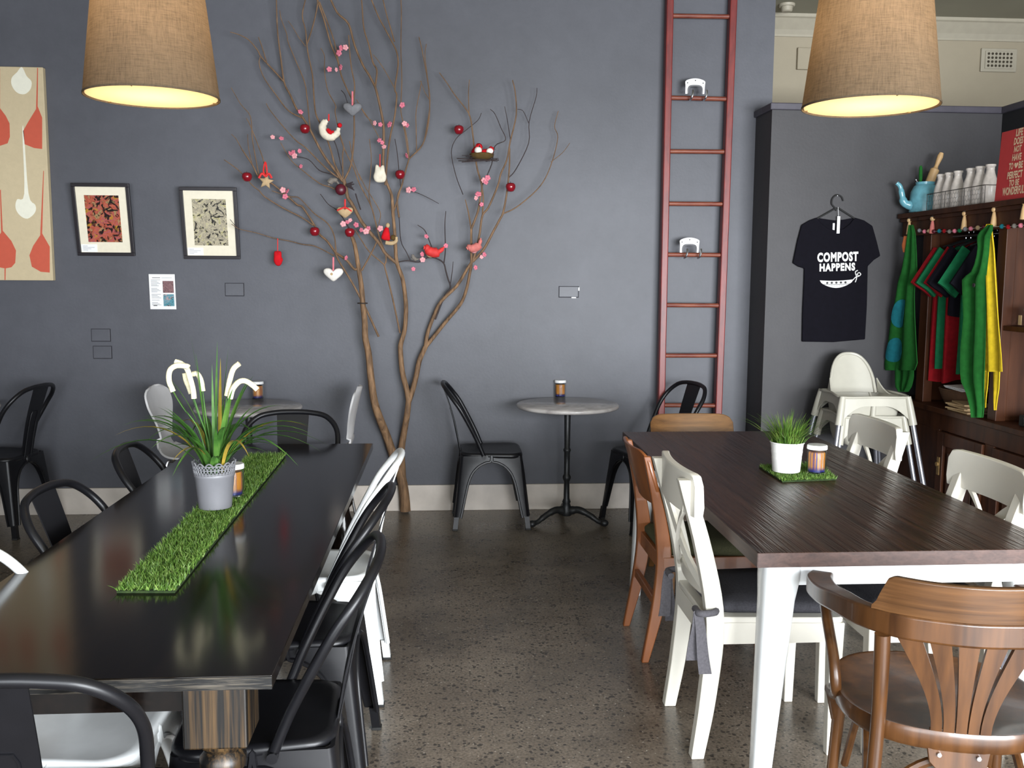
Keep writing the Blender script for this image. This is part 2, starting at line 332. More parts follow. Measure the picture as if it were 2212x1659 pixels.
    def ball(s, c, r, n=12, m=8, sc=(1, 1, 1)):
        c = Vector(c); rings = []
        for i in range(m+1):
            a = PI*i/m; rings.append([c+Vector((sc[0]*r*max(math.sin(a), .002)*math.cos(2*PI*k/n), sc[1]*r*max(math.sin(a), .002)*math.sin(2*PI*k/n), -sc[2]*r*math.cos(a))) for k in range(n)])
        return s.loft(rings)
    def build(s, name, mat, parent=None, smooth=True, ang=40, bevel=0., seg=2):
        me = bpy.data.meshes.new(name); me.from_pydata(s.v, [], s.f); me.update()
        if smooth:
            me.polygons.foreach_set('use_smooth', [True]*len(me.polygons)); me.set_sharp_from_angle(angle=math.radians(ang))
        if mat: me.materials.append(MATS[mat])
        o = bpy.data.objects.new(name, me); COL.objects.link(o)
        if parent is not None: o.parent = parent
        if bevel:
            b = o.modifiers.new('bevel', 'BEVEL'); b.width = bevel; b.segments = seg; b.limit_method = 'ANGLE'
        return o
def thing(name, label, cat, loc=(0, 0, 0), rz=0, group=None, rx=0, ry=0):
    o = bpy.data.objects.new(name, None); COL.objects.link(o); o.location = loc; o.rotation_euler = (rx, ry, rz)
    o.empty_display_size = .05; return tag(o, label, cat, group)
def tag(o, label, cat, group=None, kind=None):
    o['label'] = label; o['category'] = cat
    if group: o['group'] = group
    if kind: o['kind'] = kind
    return o
def struct(o): o['kind'] = 'structure'; return o
def dup(root, loc, rz, label=None, group=None):
    def cp(o, par):
        c = o.copy(); COL.objects.link(c); c.parent = par
        for ch in [q for q in KIDS.get(o.name, [])]: cp(ch, c)
        return c
    KIDS = {}
    for o in bpy.data.objects:
        if o.parent: KIDS.setdefault(o.parent.name, []).append(o)
    r = cp(root, None); r.location = loc; r.rotation_euler = (0, 0, rz)
    if label: r['label'] = label
    if group: r['group'] = group
    return r
def text_mesh(mb, body, size, width, height, fn, offset=0., depth=.001, sp=1.0):
    """adds flat letters, fitted to width x height and centred, through fn(u, v, w)"""
    cu = bpy.data.curves.new('t', 'FONT'); cu.body = body; cu.size = size; cu.align_x = 'CENTER'; cu.offset = offset; cu.space_character = sp; cu.fill_mode = 'FRONT'; cu.resolution_u = 3
    o = bpy.data.objects.new('t', cu); COL.objects.link(o)
    dg = bpy.context.evaluated_depsgraph_get(); me = o.evaluated_get(dg).to_mesh()
    vs = [v.co.copy() for v in me.vertices]; fs = [tuple(p.vertices) for p in me.polygons]
    x0 = min(v.x for v in vs); x1 = max(v.x for v in vs); y0 = min(v.y for v in vs); y1 = max(v.y for v in vs)
    pts = [fn(((v.x-x0)/(x1-x0)-.5)*width, ((v.y-y0)/(y1-y0)-.5)*height, depth) for v in vs]
    mb.add(pts, fs); bpy.data.objects.remove(o, do_unlink=True)
# ================================================================== SETTING
YW, YP, XP0, XEND, XR, ZP, ZC, YA = 6.0, 5.7, 1.93, 2.03, 3.35, 2.52, 3.36, 7.0
struct(MB().bb(-5, 6, -1.8, 7.2, -.1, 0).build('floor', 'polished_concrete', smooth=False))
struct(MB().bb(-5, XEND, YW, YW+.2, 0, ZC).build('wall_back', 'wall_grey', smooth=False))
wp = MB().bb(XP0, XR+.1, YP, YP+.12, 0, ZP-.04); wp.bb(XP0, XP0+.1, YP+.12, YW, 0, ZP-.04)
struct(wp.build('wall_partition', 'wall_charcoal', smooth=False))
wr = MB().bb(XR, XR+.1, 2.6, YP, 0, ZP-.04); struct(wr.build('wall_right', 'wall_black', smooth=False))
tr = MB().bb(XP0-.015, XR, YP-.018, YP+.13, ZP-.04, ZP); tr.bb(XP0-.015, XP0+.1, YP+.13, YW, ZP-.04, ZP); tr.bb(XR-.018, XR+.12, 2.6, YP+.13, ZP-.04, ZP)
struct(tr.build('trim_1', 'rail_dark', smooth=False, bevel=.006))
struct(MB().bb(XEND-.6, 6, YA, YA+.15, 0, ZC).build('wall_far', 'wall_cream', smooth=False))
struct(MB().bb(-5, 6, -1.8, YA+.2, ZC, ZC+.1).build('ceiling', 'ceiling_cream', smooth=False))
# coved cornice along the far wall: top bead, cove, lower edge
cz = ZC
prof = [(0, 0), (.10, 0), (.10, -.022), (.085, -.03), (.06, -.06), (.03, -.095), (.012, -.125), (.012, -.14), (0, -.14)]
cr = [[Vector((x, YA-a, cz+b)) for a, b in prof] for x in (XEND-.5, 6)]
struct(MB().loft(cr).build('trim_2', 'white_trim', smooth=False))
struct(MB().bb(-5, XP0, YW-.018, YW, 0, .166).build('baseboard_back', 'skirting_cream', smooth=False, bevel=.004))
struct(MB().bb(-5.1, -5, -1.8, 7.2, 0, ZC).build('wall_left', 'wall_grey', smooth=False))
struct(MB().bb(6, 6.1, -1.8, 7.2, 0, ZC).build('wall_side', 'wall_grey', smooth=False))
wf = MB().bb(-5, 6, -1.9, -1.8, 0, .45); wf.bb(-5, 6, -1.9, -1.8, 2.2, ZC)
for a, b in ((-5, WIN[1][0]), (WIN[1][1], WIN[0][0]), (WIN[0][1], 6)): wf.bb(a, b, -1.9, -1.8, .45, 2.2)
struct(wf.build('wall_front', 'wall_grey', smooth=False))
for i, (a, b) in enumerate(WIN):
    w = MB()
    for x0, x1, z0, z1 in ((a, b, .45, .52), (a, b, 2.13, 2.2), (a, a+.06, .45, 2.2), (b-.06, b, .45, 2.2)): w.bb(x0, x1, -1.9, -1.81, z0, z1)
    struct(w.build('window_%d' % (i+1), 'white_trim', smooth=False))
# flush cover plates on the wall
def plate_on_wall(px0, py0, px1, py1, label, chips=False):
    a = atY(px0, py0, YW); b = atY(px1, py1, YW); w = b.x-a.x; h = a.z-b.z
    t = thing('cover_plate', label, 'wall plate', ((a.x+b.x)/2, YW, (a.z+b.z)/2), group='blank cover plates on the grey wall')
    MB().bb(-w/2, w/2, -.004, 0, -h/2, h/2).build('shadow_gap', 'gap_dark', t, smooth=False)
    MB().bb(-w/2+.003, w/2-.0045, -.007, -.004, -h/2+.0045, h/2-.003).build('plate', 'plate_grey', t, smooth=False, bevel=.002)
    if chips:
        for (x, z, sx, sz) in ((w/2, .018, .008, .022), (w*.25, -h/2, .03, .008)):
            MB().box((x, -.003, z), (sx, .006, sz)).build('chipped_edge', 'paper_white', t, bevel=.002)
plate_on_wall(197, 710, 240, 738, 'grey painted cover plate, upper of two stacked on the wall')
plate_on_wall(201, 747, 243, 775, 'grey painted cover plate, lower of two stacked on the wall')
plate_on_wall(486, 611, 528, 640, 'grey painted cover plate beside the printed information sheet')
plate_on_wall(1207, 618, 1250, 643, 'grey cover plate with white chipped plaster at its edge', True)
# vent, junction panel and smoke alarm on the far wall / ceiling
a = atY(2118, 105, YA); b = atY(2192, 157, YA); w = b.x-a.x; h = a.z-b.z
t = thing('air_vent', 'cream wall vent with rows of round holes on the far cream wall', 'vent', ((a.x+b.x)/2, YA, (a.z+b.z)/2))
MB().bb(-w/2, w/2, -.02, 0, -h/2, h/2).build('frame', 'white_trim', t, smooth=False, bevel=.005)
MB().bb(-w*.4, w*.4, -.028, -.02, -h*.38, h*.38).build('grille', 'white_trim', t, smooth=False, bevel=.003)
ho = MB().tube([(0, -.03, 0), (0, -.0285, 0)], .0095, 8)
src = None
for i in range(7):
    for j in range(4):
        if src is None: o = src = ho.build('vent_hole', 'vent_hole', t)
        else: o = src.copy(); COL.objects.link(o)
        o.location = ((i-3)*w*.105, 0, (j-1.5)*h*.17)
a = atY(1721, 104, YA); b = atY(1800, 153, YA)
t = tag(MB().bb(0, b.x-a.x, -.03, 0, b.z-a.z, 0).build('access_panel', 'wall_cream', smooth=False, bevel=.006), 'plain cream box fixed to the far wall behind the pendant lamp', 'wall box'); t.location = (a.x, YA, a.z)
p = atZ(1700, 9, ZC); t = thing('smoke_alarm', 'small white round smoke alarm on the ceiling', 'smoke alarm', (p.x, p.y, ZC))
MB().lathe([(.055, 0), (.055, -.012), (.05, -.018), (0, -.018)]).build('base', 'white_trim', t)
MB().lathe([(.04, -.018), (.038, -.045), (.03, -.052), (0, -.052)]).build('cap', 'white_trim', t)
#SECTION2
# ================================================================== FURNITURE BUILDERS
def rrect(w0, w1, d, r, n=5, y0=None):
    """rounded trapezoid outline: half width w0 at y=-d, w1 at y=+d"""
    out = []
    for cx, cy, a0 in ((w1-r, d-r, 0), (-w1+r, d-r, PI/2), (-w0+r, -d+r, PI), (w0-r, -d+r, 1.5*PI)):
        for k in range(n+1):
            a = a0+PI/2*k/n; out.append((cx+r*math.cos(a), cy+r*math.sin(a)))
    return out
def cafe_chair(name, mat, label, loc, rz, group, pad=False):
    """stamped sheet-metal cafe chair; sitter faces +Y"""
    t = thing(name, label, 'chair', loc, rz, group)
    def ring(s, z, dz=0): return [Vector((x*s, y*s, z)) for x, y in rrect(.172, .198, .185, .07)]
    seat = MB().loft([ring(.9, .425), ring(.97, .425), ring(1, .432), ring(.995, .446), ring(.95, .453), ring(.85, .450), ring(.5, .446), ring(.05, .445)])
    seat.build('seat', mat, t, ang=60)
    Ls = [(.438, .178), (.406, .178), (.402, .158), (.394, .138), (.380, .114), (.358, .092), (.33, .075), (.28, .061), (.2, .052), (.12, .045), (.075, .040)]
    def cor(z): k = z/.438; return (.182+.040*(1-k), .180+.050*(1-k))
    for sx in (-1, 1):
        for sy in (-1, 1):
            m = MB(); rings = []
            for z, L in Ls:
                cx, cy = cor(z); th = .010; Lx = min(L, cx-.002); Ly = min(L, cy-.002); r = .016
                pts = [(cx-Lx, cy), (cx-r, cy), (cx-r*.3, cy-r*.3), (cx, cy-r), (cx, cy-Ly), (cx-th, cy-Ly), (cx-th, cy-r), (cx-r, cy-th), (cx-Lx, cy-th)]
                rings.append([Vector((sx*x, sy*y, z)) for x, y in pts])
            m.loft(rings)
            cx, cy = cor(.075)
            fx, fy = cor(0)
            rr = [[Vector((sx*(a+dx), sy*(b+dy), z)) for dx, dy in ((0, 0), (-.028, 0), (-.028, -.028), (0, -.028))] for a, b, z in ((fx, fy, .002), (cx, cy, .08))]
            m.loft(rr)
            lg = m.build('leg', mat, t, ang=50)
            MB().box((sx*(fx-.014), sy*(fy-.014), .005), (.032, .032, .010)).build('rubber_foot', 'black_rubber', lg, bevel=.002)
    ar = MB()
    for ax in range(2):
        for sd in (-1, 1):
            half = []
            for z, L in reversed(Ls):
                cx, cy = cor(z)
                half.append((cx, cy-min(L, cy), z) if ax == 0 else (cy, cx-min(L, cx), z))
            a = [(c, q, z) for c, q, z in half]; b = [(c, -q, z) for c, q, z in reversed(half)]
            pth = [((sd*c, q, z) if ax == 0 else (q, sd*c, z)) for c, q, z in a+b]
            ar.tube(catmull(pth, 2), .0075, 6)
    ar.build('arch_rail', mat, t, ang=60)
    half = [(.183, -.045, .435), (.190, -.085, .53), (.208, -.135, .63), (.219, -.185, .72), (.205, -.232, .785), (.155, -.268, .832), (.08, -.283, .848)]
    pth = half+[(0, -.287, .851)]+[(-x, y, z) for x, y, z in reversed(half)]
    MB().tube(catmull(pth, 6), .0125, 10).build('back_loop', mat, t, ang=60)
    def sp(u, v):
        z = .425+.422*u; y = -.178-.085*u-.026*math.sin(u*PI*.5)+.018*math.sin(PI*u)
        return ((v-.5)*(.105+.045*u), y, z)
    spl = MB().surf(sp, 12, 4, .004).build('back_splat', mat, t, ang=60)
    fr = [(sx*.032, sp(u, .5)[1]-.004, sp(u, .5)[2]) for sx, u in ((-1, .0), (-1, .5), (-1, .62), (-.8, .66), (.8, .66), (1, .62), (1, .5), (1, 0))]
    MB().tube(fr, .0022, 5).build('pressed_rib', mat, spl)
    for sx in (-1, 1):
        MB().tube([(sx*.180, -.045, .432), (sx*.203, -.045, .432)], .013, 10).build('rivet', mat, t)
    return t
def xback_chair(label, loc, rz, group, cushion=True, name='cross_back_chair'):
    t = thing(name, label, 'chair', loc, rz, group); W = 'white_paint'
    for sx in (-1, 1):
        P = catmull([(0, -.232, 0), (0, -.203, .2), (0, -.187, .44), (0, -.226, .66), (0, -.292, .885)], 5)
        rings = []
        for i, p in enumerate(P):
            k = i/(len(P)-1); w = .020; d = (.020+.008*math.sin(PI*k)); x = sx*(.185-.008*k)
            rings.append([Vector((x+a*w, p.y+b*d, p.z)) for a, b in ((-1, -1), (1, -1), (1, 1), (-1, 1))])
        MB().loft(rings).build('rear_leg', W, t, ang=35, bevel=.003)
        rings = [[Vector((sx*(.190+o)+a*w, .195+o+b*w, z)) for a, b in ((-1, -1), (1, -1), (1, 1), (-1, 1))] for z, w, o in ((0, .015, 0), (.30, .020, 0), (.435, .022, 0))]
        MB().loft(rings).build('front_leg', W, t, ang=35, bevel=.003)
    MB().plate(rrect(.20, .222, .215, .03), .02, lambda u, v, w: Vector((u, v, .437+w))).build('seat', W, t, bevel=.004)
    ap = MB().bb(-.185, .185, .185, .205, .37, .437); ap.bb(-.18, .18, -.215, -.195, .37, .437)
    for sx in (-1, 1): ap.bb(sx*.19-.01, sx*.19+.01, -.2, .2, .37, .437)
    ap.build('apron', W, t, smooth=False)
    def rail(z0, z1, half, yb, bow, th, nm):
        # a bowed board with rounded ends
        H = (z1-z0)/2; zc = (z0+z1)/2; out = []
        r = min(H*.8, .035)
        for k in range(25):
            out.append(k/24)
        m = MB(); rings = []
        for k in range(-12, 13):
            u = k/12; x = half*u; e = max(0, abs(x)-(half-r)); hh = H-r+math.sqrt(max(0, r*r-e*e)); y = yb-bow*(1-u*u)
            rings.append([Vector((x, y-th, zc-H)), Vector((x, y, zc-H)), Vector((x, y+.004, zc-H+hh*1.0)), Vector((x, y, zc-H+H+hh)), Vector((x, y-th, zc-H+H+hh))])
        m.loft(rings); return m.build(nm, W, t, ang=35, bevel=.004)
    rail(.775, .905, .228, -.243, .028, .026, 'top_rail')
    rail(.505, .550, .165, -.190, .018, .018, 'lower_rail')
    for sx in (-1, 1):
        def sl(u, v):
            x = sx*(-.150+.30*u); z = .785-.255*u+.012*math.sin(2*PI*u)
            return (x+(v-.5)*.012, -.278+.068*u-.014*math.sin(PI*u)+sx*.004, z+(v-.5)*.030)
        MB().surf(sl, 10, 2, .012).build('cross_slat', W, t, ang=50)
    if cushion:
        q = rrect(.175, .195, .185, .04)
        def rg(s, z): return [Vector((x*s, y*s+.01, z)) for x, y in q]
        cu = MB().loft([rg(.94, .458), rg(1, .468), rg(1, .482), rg(.9, .494), rg(.5, .499), rg(.05, .498)]).build('seat_cushion', 'grey_fabric', t, ang=70)
        for sx in (-1, 1):
            b = MB().tube(catmull([(sx*.165, -.18, .475), (sx*.215, -.195, .478), (sx*.215, -.24, .475), (sx*.16, -.242, .472)], 5), .011, 8)
            for (dx, dy, L) in ((.03, .02, .19), (-.005, -.012, .16)):
                b.surf(lambda u, v, dx=dx, dy=dy, L=L: (sx*(.20+dx*u+.006*math.sin(6*u)), -.243+dy*u+(v-.5)*(.028+.012*u), .478-L*u), 8, 2, .003)
            b.build('tie', 'tape_grey', cu, ang=60)
        MB().surf(lambda u, v: (-.17+.34*u, -.178-.012*math.sin(PI*u), .468+.028*v), 8, 2, .004).build('tape_band', 'tape_grey', cu, ang=60)
        MB().box((.118, -.196, .478), (.020, .003, .026)).build('care_label', 'paper_white', cu, bevel=.001)
    return t
def ply_back_chair(label, loc, rz, mat, seatmat, name='wooden_dining_chair', group=None, post=1.0, hw=.205):
    t = thing(name, label, 'chair', loc, rz, group)
    for sx in (-1, 1):
        P = catmull([(0, -.262, 0), (0, -.215, .22), (0, -.195, .40), (0, -.215, .58), (0, -.215-.055*post, .58+.235*post)], 5); rings = []
        for i, p in enumerate(P):
            k = i/(len(P)-1); w = .014+.002*k; d = .014+.015*math.sin(PI*min(1, k*1.05))
            rings.append([Vector((sx*(.195-.01*k)+a*w, p.y+b*d, p.z)) for a, b in ((-1, -1), (1, -1), (1, 1), (-1, 1))])
        MB().loft(rings).build('rear_leg', mat, t, ang=35, bevel=.004)
        rings = [[Vector((sx*.195+a*w, .19+b*w, z)) for a, b in ((-1, -1), (1, -1), (1, 1), (-1, 1))] for z, w in ((0, .013), (.41, .02))]
        MB().loft(rings).build('front_leg', mat, t, ang=35, bevel=.003)
    ap = MB().bb(-.18, .18, .175, .195, .36, .42); ap.bb(-.18, .18, -.21, -.19, .36, .42)
    for sx in (-1, 1): ap.bb(sx*.195-.011, sx*.195+.011, -.2, .2, .36, .42)
    ap.build('seat_frame', mat, t, smooth=False, bevel=.003)
    MB().bb(-.18, .18, -.232, -.212, .22, .255).build('stretcher', mat, t, smooth=False, bevel=.003)
    q = rrect(.185, .21, .2, .04)
    MB().loft([[Vector((x*s, y*s, z)) for x, y in q] for s, z in ((.96, .42), (1, .43), (1, .445), (.93, .46), (.5, .468), (.05, .468))]).build('seat_pad', seatmat, t, ang=70)
    out = []
    z0, z1, r = .615, .835, .07
    rings = []
    for k in range(-14, 15):
        u = k/14; x = hw*u; e = max(0, abs(x)-(hw-r)); c = r-math.sqrt(max(0, r*r-e*e)); y = lambda z: -.232-.075*(z-.58)/.24-.035*(1-u*u)+.03
        zz = [z0+c*1.0, (z0+z1)/2, z1-c*.6]
        rings.append([Vector((x, y(z)+.012, z)) for z in zz]+[Vector((x, y(z), z)) for z in reversed(zz)])
    MB().loft(rings).build('back_panel', mat, t, ang=40, bevel=.003)
    return t
def bentwood_armchair(label, loc, rz):
    t = thing('bentwood_armchair', label, 'chair', loc, rz); B = 'bent_wood'
    q = [(.252*math.copysign(abs(math.cos(a))**.8, math.cos(a)), .250*math.copysign(abs(math.sin(a))**.8, math.sin(a))) for a in [2*PI*k/40 for k in range(40)]]
    def rg(s, z): return [Vector((x*s, y*s, z)) for x, y in q]
    st = MB().loft([rg(.86, .418), rg(.97, .418), rg(1, .428), rg(1, .455), rg(.985, .463), rg(.95, .463), rg(.94, .461)], cap=True).build('seat_ring', B, t, ang=50)
    MB().loft([rg(.94, .4605), rg(.92, .461), rg(.84, .456), rg(.5, .452), rg(.05, .451)]).build('seat_panel', 'seat_dark', t, ang=60)
    for sx in (-1, 1):
        MB().tube(catmull([(sx*.205, -.265, 0), (sx*.190, -.235, .22), (sx*.178, -.222, .45), (sx*.178, -.232, .56), (sx*.180, -.238, .67)], 5), [.015, .0185], 10).build('rear_leg', B, t)
        MB().tube([(sx*.222, .225, 0), (sx*.200, .190, .42)], [.014, .019], 10).build('front_leg', B, t)
        MB().tube(catmull([(sx*.272, .125, .652), (sx*.268, .05, .60), (sx*.258, -.03, .53), (sx*.252, -.05, .465), (sx*.246, .01, .425), (sx*.248, .09, .405), (sx*.232, .17, .36), (sx*.212, .205, .28)], 6), .0145, 10).build('arm_support', B, t)
        MB().tube(catmull([(sx*.192, -.235, .16), (sx*.18, -.12, .31), (sx*.17, 0, .385), (sx*.172, .1, .33), (sx*.185, .195, .16)], 6), .011, 8).build('leg_brace', B, t)
    MB().tube(catmull([(-.192, -.236, .14), (-.16, -.225, .29), (-.06, -.21, .375), (.06, -.21, .375), (.16, -.225, .29), (.192, -.236, .14)], 6), .011, 8).build('leg_brace', B, t)
    # flat bent rail: arm tip, round the back, other arm tip
    half = [(.262, .240, .648, .030, .020), (.278, .17, .652, .034, .022), (.272, .06, .662, .030, .022), (.250, -.05, .678, .026, .024), (.216, -.165, .690, .018, .026), (.15, -.242, .695, .014, .027), (.07, -.272, .697, .013, .027)]
    H = half+[(0, -.280, .697, .013, .027)]+[(-a, b, c, d, e) for a, b, c, d, e in reversed(half)]
    P = catmull([h[:3] for h in H], 5); Q = catmull([(h[3], h[4], 0) for h in H], 5); rings = []
    for i, p in enumerate(P):
        tg = (P[min(i+1, len(P)-1)]-P[max(i-1, 0)]); tg.z = 0; tg.normalize(); nn = Vector((-tg.y, tg.x, 0)); w, h = Q[i].x, Q[i].y
        rings.append([p+nn*a*w+Vector((0, 0, b*h)) for a, b in ((-1, -1), (1, -1), (1, 1), (-1, 1))])
    MB().loft(rings).build('arm_rail', B, t, ang=40, bevel=.006, seg=3)
    rings = []
    for k in range(-16, 17):
        a = k/16; th = a*.82; x = .262*math.sin(th)*1.05; y = -.278+.262*(1-math.cos(th))*.85
        e = max(0, (abs(a)-.78)/.22); top = .805-.075*e*e*(3-2*e); n = Vector((math.sin(th), -math.cos(th), 0))*.010
        p = Vector((x, y, 0)); l = .015
        rings.append([p-n+Vector((0, 0, .718)), p+n+Vector((0, 0, .718)), p+n+Vector((0, -l, top)), p-n+Vector((0, -l, top))])
    MB().loft(rings).build('back_rail', 'bent_wood_rail', t, ang=40, bevel=.004)
    # fan splat: plate at the seat and five ribs
    def yb(z, x): return -.238-.036*(z-.40)/.28+1.1*x*x
    def surfpiece(b0, b1, t0, t1, nm):
        def fn(u, v):
            z = .465+.22*u; e = u*u*(1.6-.6*u); xb = b0+(b1-b0)*v; xt = t0+(t1-t0)*v; x = xb+(xt-xb)*e
            return (x, yb(z, x), z)
        MB().surf(fn, 10, 2, .009).build(nm, B, t, ang=60)
    nb = 5
    for k in range(nb):
        b0 = -.066+.132*k/nb; b1 = -.066+.132*(k+1)/nb; t0 = -.158+.316*k/nb; t1 = -.158+.316*(k+1)/nb
        surfpiece(b0+.0015, b1-.0015, t0+(.008 if k else 0), t1-(.008 if k < nb-1 else 0), 'splat_rib')
    out = [(-.066, .468), (.066, .468), (.069, .42), (.064, .39), (.045, .372), (0, .362), (-.045, .372), (-.064, .39), (-.069, .42)]
    sb = MB().plate([(u, v) for u, v in out], .009, lambda u, v, w: Vector((u, -.2455+w+1.1*u*u, v))).build('splat_base', B, t, ang=40, bevel=.002)
    for sx in (-1, 1): MB().tube([(sx*.043, -.248, .41), (sx*.043, -.2425, .41)], .005, 8).build('screw', 'steel', sb)
    return t
def moulded_chair(label, loc, rz, group):
    t = thing('moulded_plywood_chair', label, 'chair', loc, rz, group)
    spine = catmull([(0, .22, .435), (0, .15, .452), (0, 0, .445), (0, -.12, .450), (0, -.185, .49), (0, -.205, .56), (0, -.215, .64), (0, -.235, .74), (0, -.262, .845)], 6)
    wid = catmull([(.14, 0, 0), (.195, 0, 0), (.215, 0, 0), (.175, 0, 0), (.115, 0, 0), (.085, 0, 0), (.115, 0, 0), (.172, 0, 0), (.160, 0, 0), ], 6)
    n = len(spine)-1
    def fn(u, v):
        i = u*n; k = min(int(i), n-1); p = spine[k].lerp(spine[k+1], i-k); w = wid[k].lerp(wid[k+1], i-k).x
        e = 1-u; tip = math.sqrt(max(0, 1-max(0, (.06-e)/.06)**2)) if e < .06 else 1
        s = (v-.5)*2
        return (s*w*(tip*.65+.35 if e < .06 else 1), p.y+.022*s*s*(1 if u > .6 else 0), p.z+(.012*s*s if u < .5 else 0))
    MB().surf(fn, 64, 10, .011).build('shell', 'white_ply', t, ang=70)
    for sx in (-1, 1):
        for sy in (-1, 1):
            MB().tube(catmull([(sx*.05, sy*.04, .425), (sx*.13, sy*.10, .425), (sx*.16, sy*.13, .39), (sx*.215, sy*.2, .0)], 4), .009, 8).build('leg', 'steel', t)
    MB().lathe([(.0, .418), (.09, .418), (.09, .432), (0, .432)], 16).build('hub', 'steel', t)
    return t
def bistro_table(label, loc, rz=0):
    t = thing('bistro_table', label, 'table', loc, rz, 'round marble bistro tables along the wall')
    MB().lathe([(0, .706), (.300, .706), (.307, .711), (.309, .718), (.307, .726), (.300, .731), (0, .731)], 56).build('table_top', 'grey_marble', t, ang=50)
    MB().lathe([(0, .692), (.13, .694), (.13, .7055), (0, .7055)], 20).build('top_plate', 'cast_iron', t)
    col = [(.020, .69), (.017, .46), (.022, .455), (.0235, .445), (.018, .435), (.017, .30), (.024, .29), (.026, .277), (.022, .265), (.017, .255), (.0185, .15), (.027, .13), (.022, .12), (.032, .09), (.038, .06), (.03, .045), (0, .045)]
    MB().lathe(col[::-1], 16).build('column', 'cast_iron', t, ang=50)
    for a in (205, 335, 90):
        r = math.radians(a); d = Vector((math.cos(r), math.sin(r), 0))
        P = catmull([d*.02+Vector((0, 0, .075)), d*.08+Vector((0, 0, .085)), d*.15+Vector((0, 0, .058)), d*.20+Vector((0, 0, .028)), d*.235+Vector((0, 0, .022))], 5)
        m = MB().tube(P, [.026, .022, .018, .015, .016], 8); m.ball(d*.24+Vector((0, 0, .021)), .021, 10, 8, (1.25, 1.1, 1))
        m.build('foot', 'cast_iron', t, ang=60)
    return t
def condiment_jar(label, loc, rz=0):
    t = thing('sugar_jar', label, 'jar', loc, rz, 'glass jars of sugar sachets')
    MB().lathe([(0, .001), (.034, .001), (.036, .006), (.036, .082), (.033, .090), (.033, .096), (.0315, .096), (.0315, .089), (.0335, .081), (.0335, .007), (.032, .004), (0, .004)], 28).build('glass', 'clear_glass', t, ang=45)
    MB().lathe([(0, .006), (.030, .006), (.0305, .075), (.028, .080), (0, .079)], 28).build('sachets', 'sugar_packets', t, ang=45)
    MB().lathe([(.0335, .091), (.037, .091), (.0375, .094), (.037, .104), (.034, .107), (0, .107)], 28).build('lid', 'lid_white', t, ang=45)
    return t
def turf(name, label, quad, z, n, hmin, hmax, cat='mat'):
    """quad: four (x, y) corners in order"""
    t = thing(name, label, cat, (quad[0][0], quad[0][1], z)); ox, oy = quad[0]
    Q = [Vector((x-ox, y-oy, 0)) for x, y in quad]
    MB().plate([(q.x, q.y) for q in Q], .006, lambda u, v, w: Vector((u, v, w))).build('backing', 'turf_base', t, smooth=False)
    v = []; f = []
    rnd = random.Random(3)
    for i in range(n):
        a, b = rnd.random(), rnd.random()
        p = Q[0].lerp(Q[1], a).lerp(Q[3].lerp(Q[2], a), b); h = rnd.uniform(hmin, hmax); an = rnd.uniform(0, 2*PI); w = rnd.uniform(.0011, .0019)
        l = Vector((rnd.gauss(0, .35), rnd.gauss(0, .35), 0))*h; s = Vector((math.cos(an), math.sin(an), 0))*w
        k = len(v); v += [p-s+Vector((0, 0, .004)), p+s+Vector((0, 0, .004)), p+l*.45+s*.8+Vector((0, 0, h*.6)), p+l*.45-s*.8+Vector((0, 0, h*.6)), p+l+Vector((0, 0, h))]
        f += [(k, k+1, k+2, k+3), (k+3, k+2, k+4)]
    m = MB(); m.v = [tuple(q) for q in v]; m.f = f
    o = m.build('grass_blades', 'turf', t, smooth=False); o['kind'] = 'stuff'
    return t
# ================================================================== FURNITURE PLACED
# long black table with turned legs
LX0, LX1, LY0, LY1 = -1.087, -.329, 1.743, 4.2255
t = thing('farm_table', 'long glossy black farmhouse table with turned legs and a grass runner', 'table', ((LX0+LX1)/2, (LY0+LY1)/2, 0))
hx, hy = (LX1-LX0)/2, (LY1-LY0)/2
MB().bb(-hx, hx, -hy+.0031, hy, .722, .75).build('table_top', 'black_lacquer', t, smooth=False, bevel=.002)
MB().bb(-hx, hx, -hy, -hy+.003, .724, .7485).build('worn_edge', 'worn_edge', t, smooth=False)
ap = MB(); 
for sx in (-1, 1): ap.bb(sx*(hx-.13)-.011, sx*(hx-.13)+.011, -hy+.15, hy-.15, .63, .7215)
for sy in (-1, 1): ap.bb(-hx+.15, hx-.15, sy*(hy-.13)-.011, sy*(hy-.13)+.011, .63, .7215)
ap.build('apron', 'black_lacquer', t, smooth=False)
turn = [(.034, .0), (.04, .02), (.04, .05), (.03, .06), (.044, .10), (.030, .15), (.024, .17), (.034, .19), (.047, .28), (.052, .36), (.046, .43), (.032, .47), (.030, .49), (.046, .51), (.046, .53), (.034, .545), (.050, .562), (.050, .572)]
for sx in (-1, 1):
    for sy in (-1, 1):
        x, y = sx*(hx-.125), sy*(hy-.13)
        lg = MB().bb(x-.062, x+.062, y-.062, y+.062, .572, .7215).build('leg', 'worn_black', t, smooth=False, bevel=.004)
        MB().lathe(turn, 20, (x, y, 0)).build('turned_shaft', 'black_lacquer' if sy > 0 else 'worn_black', lg, ang=50)
